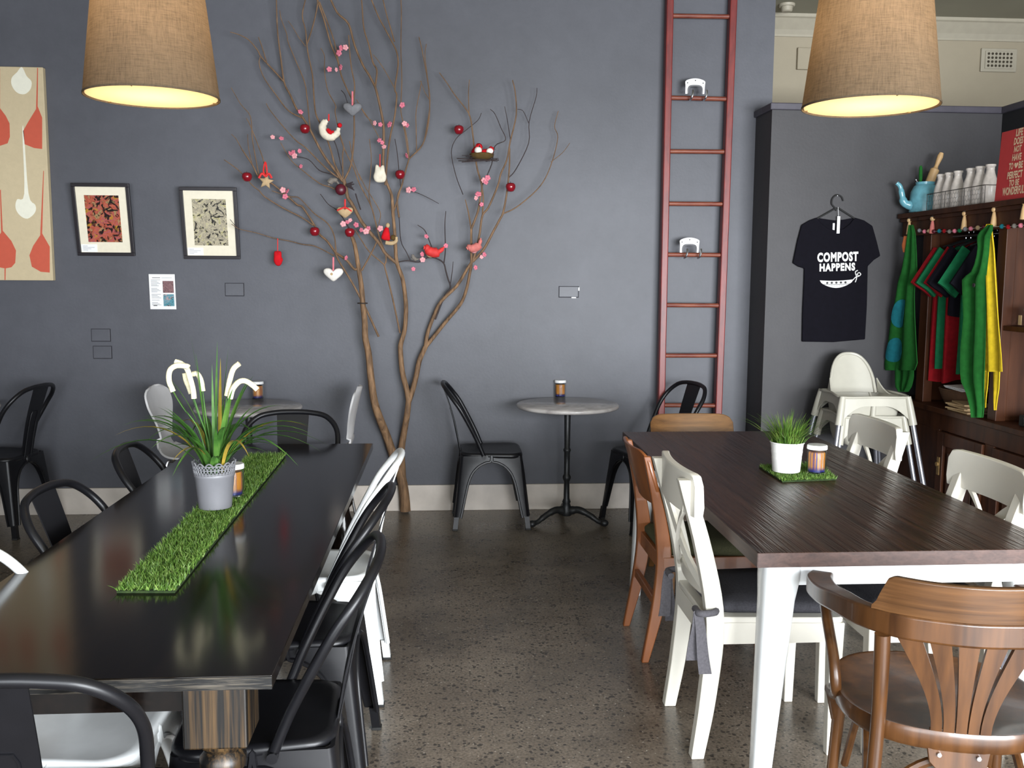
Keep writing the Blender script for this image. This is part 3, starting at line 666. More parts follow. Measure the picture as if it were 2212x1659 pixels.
# dark oak table on white metal legs
RX0, RX1, RY0, RY1 = .845, 1.73, 2.481, 4.497
t = thing('oak_table', 'dark brown oak table top on white tapered metal legs', 'table', ((RX0+RX1)/2, (RY0+RY1)/2, 0))
hx, hy = (RX1-RX0)/2, (RY1-RY0)/2; npl = 5
MB().bb(-hx, hx, -hy, hy, .708, .75).build('table_top', 'dark_oak', t, smooth=False, bevel=.0012)
MB().bb(-hx, hx, -hy-.0015, -hy, .709, .749).build('end_edge', 'dark_oak_edge', t, smooth=False)
MB().bb(-hx-.0015, -hx, -hy, hy, .709, .749).build('side_edge', 'dark_oak_edge', t, smooth=False)
fr = MB()
for y in (-hy+.055, hy-.19): fr.bb(-hx+.10, hx-.10, y-.012, y+.012, .642, .7075)
for sx in (-1, 1): fr.bb(sx*(hx-.125)-.012, sx*(hx-.125)+.012, -hy+.10, hy-.20, .642, .7075)
fr.build('apron', 'white_metal', t, smooth=False, bevel=.004)
for sx in (-1, 1):
    for sy in (-1, 1):
        rings = []
        for z, w, o in ((.0, .024, .000), (.02, .025, .0), (.60, .046, -.038), (.66, .052, -.044), (.7075, .052, -.046)):
            cx = sx*(hx-.041+o); cy = sy*(hy-(.050 if sy < 0 else .17)+o*.5)
            rings.append([Vector((cx+w*math.copysign(abs(math.cos(a))**.5, math.cos(a)), cy+w*math.copysign(abs(math.sin(a))**.5, math.sin(a)), z)) for a in [2*PI*(k+.5)/20 for k in range(20)]])
        MB().loft(rings).build('leg', 'white_metal', t, ang=40)
# bistro tables + jars
bistro_table('round grey marble bistro table between two black metal chairs', (.724, 5.655, 0))
bistro_table('round grey marble bistro table between two moulded white chairs', (-1.155, 5.61, 0), .3)
bistro_table('round marble bistro table in front of the lone black chair beside the canvas', (-2.90, 5.64, 0), .1)
condiment_jar('sugar jar on the marble table between the black chairs', atZ(1210, 857, .731))
condiment_jar('sugar jar on the marble table between the moulded white chairs', atZ(557, 861, .731), 1)
condiment_jar('sugar jar on the oak table beside the white pot', atZ(1763, 1021, .766), 2.2)
condiment_jar('sugar jar half hidden behind the grey lace-edged pot', (-.703, 3.14, .772), 1.6)
# chairs of sheet metal
R90 = PI/2; G1 = 'stamped metal cafe chairs'
cafe_chair('metal_cafe_chair', 'black_metal', 'black metal cafe chair side-on at the marble table, next to the branches', (.262, 5.71, 0), -R90, G1)
BK = [o for o in bpy.data.objects if o.get('category') == 'chair'][-1]
def blk(loc, rz, label): return dup(BK, loc, rz, label, G1)
blk((1.222, 5.597, 0), R90+.28, 'black metal cafe chair in front of the red ladder, behind the oak table')
blk((-2.61, 5.66, 0), R90-.14, 'black metal cafe chair below the big canvas, at the wall-side marble table')
blk((-.725, 4.235, 0), PI, 'black metal cafe chair at the far head of the black table, facing the room')
blk((-.925, 3.62, 0), -R90+.06, 'black metal cafe chair at the black table, on the wall-picture side beside the plant')
blk((-.93, 2.90, 0), -R90-.05, 'black metal cafe chair between a white and a black one, wall-picture side of black table')
blk((-.455, 2.84, 0), R90-.02, 'black metal cafe chair on the aisle, next to the white metal chair')
blk((-.445, 2.235, 0), R90+.06, 'black metal cafe chair on the aisle, at the corner of the black table')
blk((-.745, 1.80, 0), 0, 'black metal cafe chair at the near head of the black table, back to the window')
cafe_chair('metal_cafe_chair', 'white_metal', 'white metal cafe chair on the aisle side of the black table', (-.452, 3.42, 0), R90, G1)
WK = [o for o in bpy.data.objects if o.get('category') == 'chair'][-1]
dup(WK, (-.86, 2.19, 0), -R90, 'white metal cafe chair tucked under the black table on the wall-picture side', G1)
moulded_chair('moulded white chair at the marble table, under the framed pictures', (-1.455, 5.62, 0), -R90-.10, 'moulded white chairs at a marble table')
moulded_chair('moulded white chair seen edge-on beside the branch trunk', (-.76, 5.60, 0), R90, 'moulded white chairs at a marble table')
# chairs round the oak table
GX = 'white cross-back chairs at the oak table'
xback_chair('white cross-back chair with grey cushion and tied bow, on the aisle', (1.01, 2.985, 0), -R90, GX)
xback_chair('white cross-back chair at the oak table in front of the high chairs', (1.525, 3.83, 0), R90, GX)
xback_chair('white cross-back chair at the oak table in front of the cabinet door', (1.515, 2.97, 0), R90, GX)
ply_back_chair('orange-brown wooden chair with green seat on the aisle behind the white one', (1.03, 3.735, 0), -R90, 'orange_wood', 'green_fabric')
ply_back_chair('brown wooden chair at the far head of the oak table below the ladder', (1.25, 4.50, 0), PI, 'honey_wood', 'green_fabric', post=.45, hw=.215).scale = (1, 1, .95)
bentwood_armchair('brown bentwood armchair with slotted fan back and curved arms', (1.213, 2.197, 0), -.272).scale = (.97, .97, 1.04)
#SECTION3
# ================================================================== PENDANT LAMPS
def pendant(label, x, y, z):
    t = thing('pendant_lamp', label, 'lamp', (x, y, z), 0, 'linen pendant lamps')
    r0, r1, h = .200, .148, .44; n = 64
    def rg(r, zz): return [Vector((r*math.cos(2*PI*k/n), r*math.sin(2*PI*k/n), zz)) for k in range(n)]
    MB().loft([rg(r0, 0), rg(r0, .0), rg((r0*.66+r1*.34), .15), rg(r0*.33+r1*.67, .295), rg(r1, h)], cap=False).build('shade', 'linen_shade', t, ang=60)
    MB().loft([rg(r0-.001, -.0008), rg(r0+.0010, -.0008), rg(r0+.0010, .005), rg(r0-.001, .005), rg(r0-.001, -.0008)], cap=False).build('bottom_hoop', 'linen_shade', t)
    MB().loft([rg(r0-.007, .003), rg(r0-.007, .005)]).build('diffuser', 'lamp_diffuser', t)
    for k in range(3):
        a = 2*PI*k/3+.5; MB().tube([(math.cos(a)*(r0-.016), math.sin(a)*(r0-.016), .001), (math.cos(a)*(r0-.001), math.sin(a)*(r0-.001), .002)], .0018, 5).build('clip', 'brass', t)
    for k in range(3):
        a = 2*PI*k/3; MB().tube([(0, 0, h-.03), (math.cos(a)*r1, math.sin(a)*r1, h-.004)], .003, 6).build('spider_arm', 'wire_dark', t)
    MB().lathe([(0, h-.16), (.02, h-.16), (.022, h-.03), (.012, h+.02), (0, h+.02)], 16).build('lamp_holder', 'lid_white', t)
    MB().tube([(0, 0, h+.02), (0, 0, ZC-z-.03)], .004, 6).build('cord', 'wire_dark', t)
    MB().lathe([(0, ZC-z-.04), (.05, ZC-z-.035), (.055, ZC-z), (0, ZC-z)], 20).build('ceiling_rose', 'lid_white', t)
    L = bpy.data.lights.new('pendant_bulb', 'POINT'); L.energy = 9; L.color = (1.0, .72, .43); L.shadow_soft_size = .035
    lo = bpy.data.objects.new('pendant_bulb', L); COL.objects.link(lo); lo.parent = t; lo.location = (0, 0, h-.20)
    return t
pendant('linen drum pendant lamp hanging over the black table', -.905, 3.10, 2.036)
pendant('linen drum pendant lamp hanging over the oak table', 1.285, 2.90, 2.012)
# ================================================================== WALL ART
YC = YW-.042
tr_, br_ = atY(92, 145, YC), atY(110, 606, YC)
cx0, cx1, cz0, cz1 = -3.02, tr_.x, br_.z, tr_.z
t = thing('canvas_painting', 'tall beige canvas painted with red and white drop shapes', 'painting', (cx0, YW, cz0))
MB().bb(0, cx1-cx0, -.041, -.001, 0, cz1-cz0).build('canvas', 'canvas_beige', t, smooth=False, bevel=.004)
def paint(pts, mat, nm, sm=True, dx=0, dz=0):
    P = []
    for x, y in pts:
        p = atY(x, y, YC); P.append((min(p.x+dx, cx1-.003)-cx0, min(max(p.z+dz, cz0+.002), cz1-.002)-cz0))
    if sm: P = [(q.x, q.y) for q in catmull([(a, b, 0) for a, b in P], 4, True)]
    P = [(min(a, cx1-cx0-.003), min(b, cz1-cz0-.002)) for a, b in P]
    MB().plate(P, .0012, lambda u, v, w: Vector((u, -.0412-w, v))).build(nm, mat, t, smooth=False)
k = .41
def cp(L): return [(x*k, y*k) for x, y in L]
for dx in (0, -.36):
    for dz in (0,):
        paint(cp([(115, 352), (140, 400), (166, 430), (160, 470), (130, 496), (90, 488), (62, 450), (62, 410), (90, 380)]), 'canvas_white', 'white_drop', dx=dx)
        paint(cp([(118, 700), (126, 700), (150, 1020), (186, 1080), (184, 1120), (145, 1152), (105, 1135), (82, 1095), (90, 1050), (128, 1020)]), 'canvas_white', 'white_drop', dx=dx)
        paint(cp([(196, 358), (200, 358), (198, 560), (222, 620), (222, 785), (180, 780), (130, 760), (122, 690), (150, 640), (190, 575)]), 'canvas_red', 'red_drop', sm=False, dx=dx)
        paint(cp([(228, 900), (231, 900), (222, 1230), (262, 1300), (262, 1436), (215, 1432), (168, 1405), (155, 1345), (175, 1295), (212, 1240)]), 'canvas_red', 'red_drop', sm=False, dx=dx)
        paint(cp([(-4, 360), (0, 360), (0, 570), (30, 610), (50, 650), (52, 720), (40, 755), (0, 768), (-60, 750), (-75, 690), (-50, 630), (-8, 570)]), 'canvas_red', 'red_drop', sm=False, dx=dx)
        paint(cp([(0, 1000), (4, 1000), (14, 1215), (60, 1270), (84, 1320), (80, 1385), (60, 1408), (30, 1414), (29, 1478), (24, 1478), (24, 1414), (-20, 1405), (-45, 1340), (-30, 1280), (6, 1225)]), 'canvas_red', 'red_drop', sm=False, dx=dx)
def framed(px0, py0, px1, py1, label, pmat, lean):
    a, b = atY(px0, py0, YW-.03), atY(px1, py1, YW-.03); w = .335; h = .430
    xm = (a.x+b.x)/2
    t = thing('framed_picture', label, 'picture', (xm, YW-.001, b.z), 0, 'framed pictures on the grey wall', rx=lean)
    bw, d = .020, .022
    for nm, x0, x1, z0, z1 in (('frame_bottom', -w/2, w/2, 0, bw), ('frame_top', -w/2, w/2, h-bw, h), ('frame_side', -w/2, -w/2+bw, bw, h-bw), ('frame_side', w/2-bw, w/2, bw, h-bw)):
        MB().bb(x0, x1, -d, 0, z0, z1).build(nm, 'frame_black', t, smooth=False, bevel=.0015)
    MB().bb(-w/2+bw, w/2-bw, -.010, -.002, bw, h-bw).build('mat_board', 'mat_board', t, smooth=False)
    MB().bb(-.100, .100, -.0115, -.010, .082, h-.082+.012).build('print', pmat, t, smooth=False)
    c = MB().bb(-w/2+bw+.002, -w/2+.115, -.012, -.010, bw+.002, bw+.048).build('caption_card', 'paper_white', t, smooth=False)
    for i in range(4): MB().bb(-w/2+bw+.012, -w/2+.06+.02*((i*7) % 3), -.0124, -.012, bw+.012+.008*i, bw+.0145+.008*i).build('print_line', 'ink_grey', c, smooth=False)
framed(158, 395, 292, 552, 'black framed abstract print in pink, orange and yellow', 'print_warm', math.radians(9))
framed(390, 402, 520, 559, 'black framed abstract print in pale cream and black', 'print_pale', math.radians(9))
a, b = atY(322, 592, YW), atY(382, 668, YW); w, h = .155, b.z-a.z; h = a.z-b.z
t = thing('information_sheet', 'white printed information sheet with two small colour swatches', 'paper', ((a.x+b.x)/2, YW-.002, b.z), 0, rx=math.radians(3))
sh = MB().bb(-w/2, w/2, -.003, 0, 0, h).build('sheet', 'paper_white', t, smooth=False)
MB().bb(.003, .068, -.0035, -.003, h*.47, h*.81).build('swatch', 'swatch_plum', t, smooth=False)
MB().bb(.003, .068, -.0035, -.003, h*.09, h*.43).build('swatch', 'swatch_teal', t, smooth=False)
for i in range(22):
    if i in (6, 11, 16, 18): continue
    z = h*.83-i*h*.034; MB().bb(-.066, -.010-.01*((i*5) % 3), -.0034, -.003, z, z+h*.013).build('text_line', 'ink_grey', sh, smooth=False)
MB().bb(-.058, -.01, -.0034, -.003, h*.89, h*.905).build('heading_line', 'ink_black', sh, smooth=False); MB().bb(-.002, .06, -.0034, -.003, h*.89, h*.90).build('heading_line', 'ink_grey', sh, smooth=False)
MB().bb(-.058, -.035, -.0034, -.003, h*.095, h*.115).build('heading_line', 'ink_black', sh, smooth=False)
# ================================================================== LADDER
def YL(z): return 5.915+.04*min(1, z/3.2)
def onladder(px, py):
    Y = 5.93
    for _ in range(6): p = atY(px, py, Y); Y = YL(p.z)
    return p
t = thing('wooden_ladder', 'tall worn red painted wooden ladder leaning on the wall', 'ladder', (1.56, 5.915, 0))
o0 = Vector((1.56, 5.915, 0))
def railp(pt, pb):
    a, b = onladder(*pt), onladder(*pb); s = (a.z-b.z); f = lambda z: b+(a-b)*((z-b.z)/s)
    return f(0), f(3.32)
for nm, pt, pb in (('rail', (1446, 0), (1427, 880)), ('rail', (1583, 0), (1550, 890))):
    a, b = railp(pt, pb); rings = [[q-o0+Vector((sx*.0215, sy*.03, 0)) for sx, sy in ((-1, -1), (1, -1), (1, 1), (-1, 1))] for q in (a, b)]
    MB().loft(rings).build(nm, 'old_red_paint', t, smooth=False, bevel=.006)
RA, RB = railp((1446, 0), (1427, 880)), railp((1583, 0), (1550, 890))
for yl, yr in ((34, 36), (211, 214), (327, 328), (440, 441), (550, 551), (659, 660), (768, 768), (875, 876)):
    a, b = onladder(1438, yl), onladder(1570, yr); fa = RA[0]+(RA[1]-RA[0])*(a.z/3.32); fb = RB[0]+(RB[1]-RB[0])*(b.z/3.32)
    MB().tube([fa-o0, fb-o0], .0165, 10, flat=.85).build('rung', 'worn_rung', t, ang=60)
for zz in (.34, .02+.02): pass
def bracket(px, py, label):
    c = onladder(px, py)+Vector((0, -.045, 0)); t = thing('handle_bracket', label, 'bracket', c, 0, 'white brackets on the ladder rungs')
    W, H = .060, .092
    outer = [(-W, 0), (-W, H*.55), (-W, H*.82), (-W*.5, H*.96), (0, H), (W*.5, H*.96), (W, H*.82), (W, H*.55), (W*.96, 0)]
    inn = [(W*.70, 0), (W*.70, H*.34), (W*.5, H*.5), (0, H*.53), (-W*.5, H*.5), (-W*.70, H*.34), (-W*.70, 0)]
    n = 40
    m = MB(); pl = outer+inn
    # quads between matching outer / inner samples so the arch has an opening
    A = catmull([(x, 0, z) for x, z in outer], 4); B = catmull([(x, 0, z) for x, z in reversed(inn)], 4)
    ns = 28
    def samp(P, u): i = u*(len(P)-1); k = min(int(i), len(P)-2); return P[k].lerp(P[k+1], i-k)
    m.surf(lambda u, v: samp(A, u).lerp(samp(B, u), v)*1.0, ns, 2, .006); m.build('arch_plate', 'paper_white', t, ang=50)
    m = MB().tube([samp(B, u/20)+Vector((0, -.003, 0)) for u in range(21)], .005, 6); m.build('inner_rim', 'felt_grey', t)
    for x, z in ((0, H*.86), (-W*.8, H*.70), (W*.8, H*.70)): MB().tube([(x, -.003, z), (x, -.006, z)], .0035, 8).build('screw', 'ink_black', t)
    for x in (-.020, .066):
        MB().tube(catmull([(x+.006, -.006, .022), (x+.004, -.016, .0), (x-.004, -.012, -.026), (x-.006, .02, -.034)], 5), .006, 8).build('hook', 'steel', t)
bracket(1497, 206, 'white arched bracket with two hooks on an upper ladder rung')
bracket(1485, 546, 'white arched bracket with two hooks on a lower ladder rung')
# ================================================================== BRANCHES
def YT(px, py): return min(5.955, 5.895+.035*math.sin(px*.021+1)+.025*math.sin(py*.017+px*.009))
def tp(px, py): return atY(px, py, YT(px, py) if py < 900 else 5.93)
t = TREE = thing('branch_tree', 'bare brown branches with pink blossoms leaning on the grey wall like a tree', 'branches', (-.27, 5.93, 0)); oT = Vector((-.27, 5.93, 0))
def br(pts, w0, w1, mat='twig', k=4):
    P = catmull([tp(x, y)-oT for x, y in pts], k)
    MB().tube(P, [w0*.0028/2, w1*.0028/2], 7).build('branch', mat, TREE, ang=80)
br([(876, 1104), (874, 1075), (869, 1040), (858, 1005), (848, 979), (835, 941), (818, 898), (808, 864), (801, 813), (796, 763), (789, 729), (788, 695), (784, 658), (781, 621), (774, 575), (767, 532), (760, 510)], 24, 8, 'bark')
br([(872, 1104), (869, 1016), (867, 975), (872, 938), (879, 898), (883, 862)], 17, 13, 'bark')
br([(883, 866), (879, 844), (869, 803), (865, 759), (866, 742), (874, 712), (877, 671), (875, 638), (869, 600), (857, 566), (854, 525), (852, 496), (849, 460), (846, 423), (836, 397)], 13, 6, 'bark')
br([(836, 400), (828, 360), (828, 330), (829, 298), (828, 268), (822, 235), (814, 200), (809, 185), (797, 162), (784, 141), (766, 98), (753, 52), (729, 28), (712, -6)], 6, 4)
br([(811, 186), (814, 152), (805, 134), (797, 98), (786, 61), (782, 11), (780, -6)], 4, 2.5)
br([(883, 866), (889, 850), (899, 813), (906, 779), (919, 749)], 13, 11, 'bark')
br([(919, 750), (923, 722), (936, 685), (953, 651), (987, 617), (1010, 580), (1021, 563)], 9, 6, 'bark')
br([(919, 750), (936, 729), (963, 695), (994, 658), (1007, 627), (1014, 594), (1018, 570), (1018, 526), (1018, 494)], 9, 5, 'bark')
br([(1018, 496), (1012, 460), (1005, 431)], 4, 2); br([(1018, 495), (1032, 458), (1037, 431), (1041, 402), (1031, 365), (1026, 332), (1021, 289), (1017, 259), (1009, 239), (983, 206), (966, 180), (949, 157)], 5, 2)
br([(1013, 250), (1012, 200), (1014, 172)], 2.5, 1.5); br([(1041, 402), (1062, 355), (1069, 316), (1092, 302), (1082, 276), (1069, 246), (1059, 236)], 2.5, 1.5, 'dark_twig')
br([(1021, 564), (1030, 535), (1036, 505), (1042, 466), (1055, 448), (1075, 402), (1082, 375), (1095, 345), (1102, 306), (1115, 249), (1113, 200), (1107, 173)], 5.5, 2.5)
br([(1042, 466), (1044, 430), (1041, 404)], 3.5, 3); br([(1021, 565), (1045, 538), (1065, 501), (1079, 475), (1087, 458), (1095, 415), (1100, 365), (1101, 320)], 6.5, 3)
br([(1086, 462), (1115, 448), (1155, 415), (1178, 385), (1195, 342), (1205, 296), (1198, 273), (1206, 240)], 3, 1.5); br([(1190, 350), (1215, 330), (1231, 309)], 1.6, 1.2)
br([(1098, 385), (1115, 365), (1142, 309), (1143, 263), (1158, 210), (1160, 190)], 2.4, 1.4, 'dark_twig'); br([(1142, 266), (1130, 240), (1118, 236)], 1.6, 1.2, 'dark_twig')
br([(1103, 306), (1096, 260), (1090, 230)], 2, 1.3, 'dark_twig')
br([(940, 690), (960, 640), (973, 622), (967, 600), (963, 585), (958, 568), (942, 558), (925, 556), (905, 566), (880, 563), (860, 566)], 4, 2.5, 'dark_twig')
br([(959, 568), (962, 539), (961, 486), (963, 456)], 3, 1.6, 'dark_twig'); br([(940, 557), (934, 538), (926, 517), (917, 497), (902, 486)], 3, 1.6, 'dark_twig'); br([(972, 622), (977, 585), (979, 565)], 2.4, 1.2, 'dark_twig')
br([(862, 470), (866, 520), (878, 545), (886, 562)], 2, 2, 'dark_twig')
br([(1000, 420), (985, 380), (975, 330), (985, 300), (1008, 280), (1032, 260), (1040, 244)], 2, 1.4, 'dark_twig')
# left stem: upper spread
br([(774, 580), (765, 581), (749, 562), (728, 548), (723, 543), (706, 520), (690, 506), (677, 483), (654, 448), (643, 443), (627, 429), (601, 407), (585, 395), (560, 383), (545, 356), (523, 323)], 6, 3)
br([(560, 383), (552, 340), (545, 300), (541, 252), (520, 225), (499, 189)], 2.6, 1.4); br([(575, 391), (570, 350), (556, 310), (540, 270), (532, 255)], 2.6, 1.6); br([(523, 323), (510, 300), (500, 290)], 2, 1.2); br([(545, 356), (537, 320), (535, 290)], 2, 1.4)
br([(677, 487), (652, 470), (609, 448), (572, 425), (560, 412), (545, 400), (520, 372), (500, 356), (484, 345)], 3.2, 1.8)
br([(726, 546), (722, 510), (708, 483), (681, 463), (668, 450), (645, 427), (627, 425), (587, 412)], 3, 1.8)
br([(721, 552), (681, 532), (654, 528), (627, 521), (590, 514), (554, 503), (518, 495), (500, 484)], 2.4, 1.4); br([(518, 496), (507, 486), (497, 474)], 1.6, 1.1, 'dark_twig')
br([(818, 727), (791, 668), (761, 611), (734, 567), (724, 546)], 5, 4); br([(864, 719), (848, 644), (832, 580), (828, 570), (799, 545), (781, 519), (767, 496)], 4, 2.2)
br([(830, 575), (834, 555), (819, 510), (813, 487), (804, 452), (796, 433), (781, 406), (772, 386), (764, 363), (745, 324), (734, 293), (729, 268)], 3.6, 2.2)
br([(857, 569), (833, 548), (820, 527), (800, 503), (787, 487), (778, 474), (761, 442), (751, 426), (747, 406), (742, 387)], 7, 8)
br([(781, 585), (795, 560), (808, 535), (815, 520)], 4, 3); br([(742, 473), (728, 454), (709, 441), (692, 419)], 2.2, 1.6, 'dark_twig'); br([(760, 511), (752, 490), (742, 473)], 4, 2.4, 'dark_twig')
br([(862, 470), (858, 440), (860, 420), (867, 404), (872, 384), (881, 352), (886, 341), (913, 312), (926, 263), (928, 216), (923, 170), (912, 110), (905, 80)], 4.5, 2)
br([(848, 462), (856, 440), (863, 415)], 4, 4); br([(883, 345), (875, 290), (870, 268)], 2.2, 1.8); br([(884, 343), (880, 305), (873, 270), (866, 239), (868, 174), (866, 108), (867, 33), (866, -6)], 2.4, 2)
br([(866, 405), (862, 370), (858, 330), (853, 300)], 2.2, 1.6, 'dark_twig'); br([(916, 305), (924, 260), (929, 217), (923, 163), (918, 119), (921, 95)], 2, 1.6); br([(900, 330), (899, 280), (899, 239), (910, 180), (907, 176)], 2.2, 1.6)
br([(928, 216), (918, 200), (910, 178)], 1.8, 1.4); br([(886, 412), (905, 418), (930, 430), (948, 440)], 1.6, 1.1, 'dark_twig')
br([(832, 400), (838, 330), (844, 290), (853, 249), (857, 206), (853, 191), (860, 141), (857, 113), (847, 91), (831, 61), (818, 37), (800, -6)], 4, 3); br([(852, 90), (845, 65), (836, 35), (826, -6)], 3, 2.5); br([(854, 193), (831, 152), (816, 130), (806, 118)], 2, 1.4)
# hub and crown
br([(741, 392), (734, 384), (728, 374), (703, 341), (685, 310), (674, 288), (660, 263), (640, 234), (627, 205), (614, 178), (606, 121), (600, 72), (598, 33), (597, -6)], 6.5, 2.5)
br([(613, 176), (591, 152), (565, 124), (556, 108), (538, 87), (519, 76), (497, 69)], 4, 1.6); br([(576, 134), (565, 98), (558, 80)], 2.6, 1.8); br([(655, 256), (623, 239), (597, 206), (571, 169), (560, 139), (562, 122)], 3, 1.8)
br([(738, 388), (720, 376), (695, 354), (660, 319), (640, 304), (614, 276), (584, 239), (575, 223)], 3.6, 1.6)
br([(740, 388), (724, 357), (715, 326), (706, 299), (700, 285), (693, 269), (682, 245), (678, 206), (675, 163), (666, 119), (663, 98), (660, 65), (653, 33), (661, -6)], 4, 2.4); br([(663, 97), (675, 59), (684, 22), (688, -6)], 2.8, 3)
br([(741, 388), (740, 337), (742, 316), (734, 290), (724, 243), (725, 228), (708, 195), (701, 152), (701, 121), (693, 104)], 3, 1.6)
br([(744, 388), (757, 360), (762, 329), (765, 290), (765, 258), (764, 217), (766, 184), (760, 152), (756, 119), (753, 76)], 4.4, 2.2); br([(764, 222), (751, 195), (738, 165), (729, 130), (714, 93), (699, 39), (688, 8), (684, -6)], 3, 4); br([(732, 138), (722, 90), (708, 50), (690, 4)], 2.4, 3)
br([(672, 285), (669, 269), (664, 217), (658, 178), (640, 134), (623, 93), (619, 72), (608, 43), (604, 22)], 2.8, 1.6); br([(742, 380), (735, 350), (728, 320), (720, 300)], 2.4, 2, 'dark_twig')
br([(660, 100), (645, 80), (632, 58), (622, 45)], 1.8, 1.2); br([(742, 386), (715, 376), (690, 368), (667, 345), (640, 338)], 2.6, 1.6, 'dark_twig'); br([(742, 420), (716, 405), (690, 396), (650, 365), (628, 345), (606, 308)], 3, 1.6)
br([(778, 230), (800, 262), (820, 300)], 2, 1.8); br([(770, 215), (790, 250), (805, 262)], 1.8, 1.4); br([(737, 195), (745, 205), (752, 228)], 1.8, 1.4, 'dark_twig'); br([(804, 452), (797, 420), (800, 380), (802, 340), (798, 300)], 2.2, 1.5)
br([(775, 375), (790, 405), (812, 440), (822, 462), (818, 485)], 2, 1.8); br([(755, 305), (764, 350), (780, 390)], 2, 1.6)
br([(768, 418), (772, 432), (779, 453)], 3, 3, 'dark_twig')
# cable tie on the left stem
p = tp(783, 655)-oT; MB().tube([p+Vector((.028*math.cos(a), .028*math.sin(a), 0)) for a in [2*PI*k/14 for k in range(14)]], .004, 6, closed=True).build('cable_tie', 'wire_dark', TREE)
# blossoms: five petals and a centre
def blossom_mesh():
    m = MB()
    for k in range(5):
        a = 2*PI*k/5; c = Vector((math.cos(a)*.011, -.002, math.sin(a)*.011)); m.ball(c, .0095, 8, 5, (1, .38, 1))
    m.ball((0, -.006, 0), .0045, 6, 4); return m
bm1 = blossom_mesh().build('blossom', 'pink_petal', TREE); bm2 = blossom_mesh().build('blossom', 'pink_light', TREE)
SPOTS = [(737, 105), (747, 104), (733, 116), (712, 151), (727, 152), (737, 147), (650, 243), (590, 297), (609, 300), (627, 332), (637, 337), (648, 327), (651, 360), (612, 411), (622, 414), (617, 425), (810, 267), (822, 270), (842, 270), (874, 268), (869, 228), (826, 309), (830, 318), (820, 304), (879, 337), (883, 411), (894, 410),
         (751, 480), (742, 484), (770, 486), (781, 497), (791, 500), (796, 494), (748, 557), (822, 494), (893, 581), (912, 549), (913, 561), (963, 531), (921, 511), (1040, 555), (1046, 550), (1027, 578), (1028, 428), (1033, 420), (1040, 442), (1045, 390), (1053, 385), (1049, 394), (757, 476), (880, 272), (634, 330)]
rb = random.Random(5)
for i, (x, y) in enumerate(SPOTS):
    s = (bm1, bm2)[i % 3 == 1]
    o = s if i in (0, 1) else s.copy()
    if i > 1: COL.objects.link(o)
    o.location = tp(x, y)-oT+Vector((0, -.018, 0)); sc = rb.uniform(.65, 1.0); o.scale = (sc,)*3; o.rotation_euler = (rb.uniform(-.6, .6), rb.uniform(0, 6), rb.uniform(-.7, .7))
# ================================================================== ORNAMENTS
def onwall(px, py, dy=-.045): p = tp(px, py); return Vector((p.x, min(p.y+dy, 5.91), p.z))
def puffy(outline, t, m=None, c=None):
    cx = sum(p[0] for p in outline)/len(outline) if c is None else c[0]; cz = sum(p[1] for p in outline)/len(outline) if c is None else c[1]
    m = m or MB(); rings = []
    for s, y in ((.03, -1), (.45, -.95), (.78, -.72), (.94, -.36), (1, 0), (.94, .36), (.78, .72), (.45, .95), (.03, 1)):
        rings.append([Vector((cx+(x-cx)*s, y*t, cz+(z-cz)*s)) for x, z in outline])
    return m.loft(rings)
S = .00288     # metres per photo pixel at the wall
def strap(o, y0, y1, mat, w=.004, nm='hanging_loop', x=0):
    MB().tube([(x, 0, y0), (x+.001, .004, y1)], w, 6).build(nm, mat, o)
APP = None
for i, (x, y, lb) in enumerate([(661, 281, 'shiny red apple ornament beside the white felt hen'), (991, 283, 'shiny red apple ornament above the nest'), (1102, 406, 'shiny red apple ornament on the branch nearest the ladder'), (537, 384, 'shiny red apple ornament beside the tan felt star'),
                          (682, 501, 'shiny red apple ornament between the star and the white heart'), (757, 503, 'shiny red apple ornament below the tan heart'), (865, 379, 'shiny red apple ornament beside the white felt cat')]):
    p = onwall(x, y)
    if APP is None:
        APP = a_ = thing('apple_ornament', lb, 'ornament', p, 0, 'red apple ornaments')
        prof = [(.001, -.022), (.008, -.026), (.017, -.024), (.026, -.012), (.030, .003), (.027, .017), (.018, .025), (.009, .024), (.001, .018)]
        MB().lathe(prof, 18).build('apple', 'red_gloss', a_, ang=80); MB().tube([(0, 0, .018), (.002, 0, .034)], .0016, 5).build('stem', 'dark_twig', a_)
    else: dup(APP, p, i, lb, 'red apple ornaments')
heart = [(0, .018), (.010, .030), (.024, .034), (.037, .028), (.041, .012), (.034, -.006), (.018, -.026), (0, -.042), (-.018, -.026), (-.034, -.006), (-.041, .012), (-.037, .028), (-.024, .034), (-.010, .030)]
heart = [(q.x, q.z) for q in catmull([(a, 0, b) for a, b in heart], 3, True)]
def heart_orn(x, y, sc, mat, smat, slen, label):
    t = thing('heart_ornament', label, 'ornament', onwall(x, y), 0, 'stuffed heart ornaments')
    puffy([(a*sc*1.18, b*sc*.86) for a, b in heart], .017*sc, c=(0, .004)).build('heart', mat, t, ang=80); strap(t, .016*sc, slen, smat, .0055)
    return t
heart_orn(763, 238, 1.15, 'felt_grey', 'ribbon_pink', .10, 'grey stuffed heart ornament on a pink ribbon')
h_ = heart_orn(722, 592, 1.22, 'wool_white', 'ribbon_pink', .10, 'white woolly heart ornament with a small button'); MB().tube([(-.008, -.024, .0), (-.008, -.019, .0)], .008, 10).build('button', 'felt_tan', h_)
h_ = heart_orn(747, 459, 1.0, 'felt_tan', 'ribbon_red', .075, 'tan felt heart ornament tied with red ribbon'); MB().tube(catmull([(-.045, -.012, .008), (-.02, -.02, .018), (0, -.02, .026), (.02, -.02, .018), (.04, -.01, .004)], 4), .0045, 6).build('bow', 'ribbon_red', h_)
t = thing('star_ornament', 'tan felt star ornament with a red ribbon bow', 'ornament', onwall(578, 394))
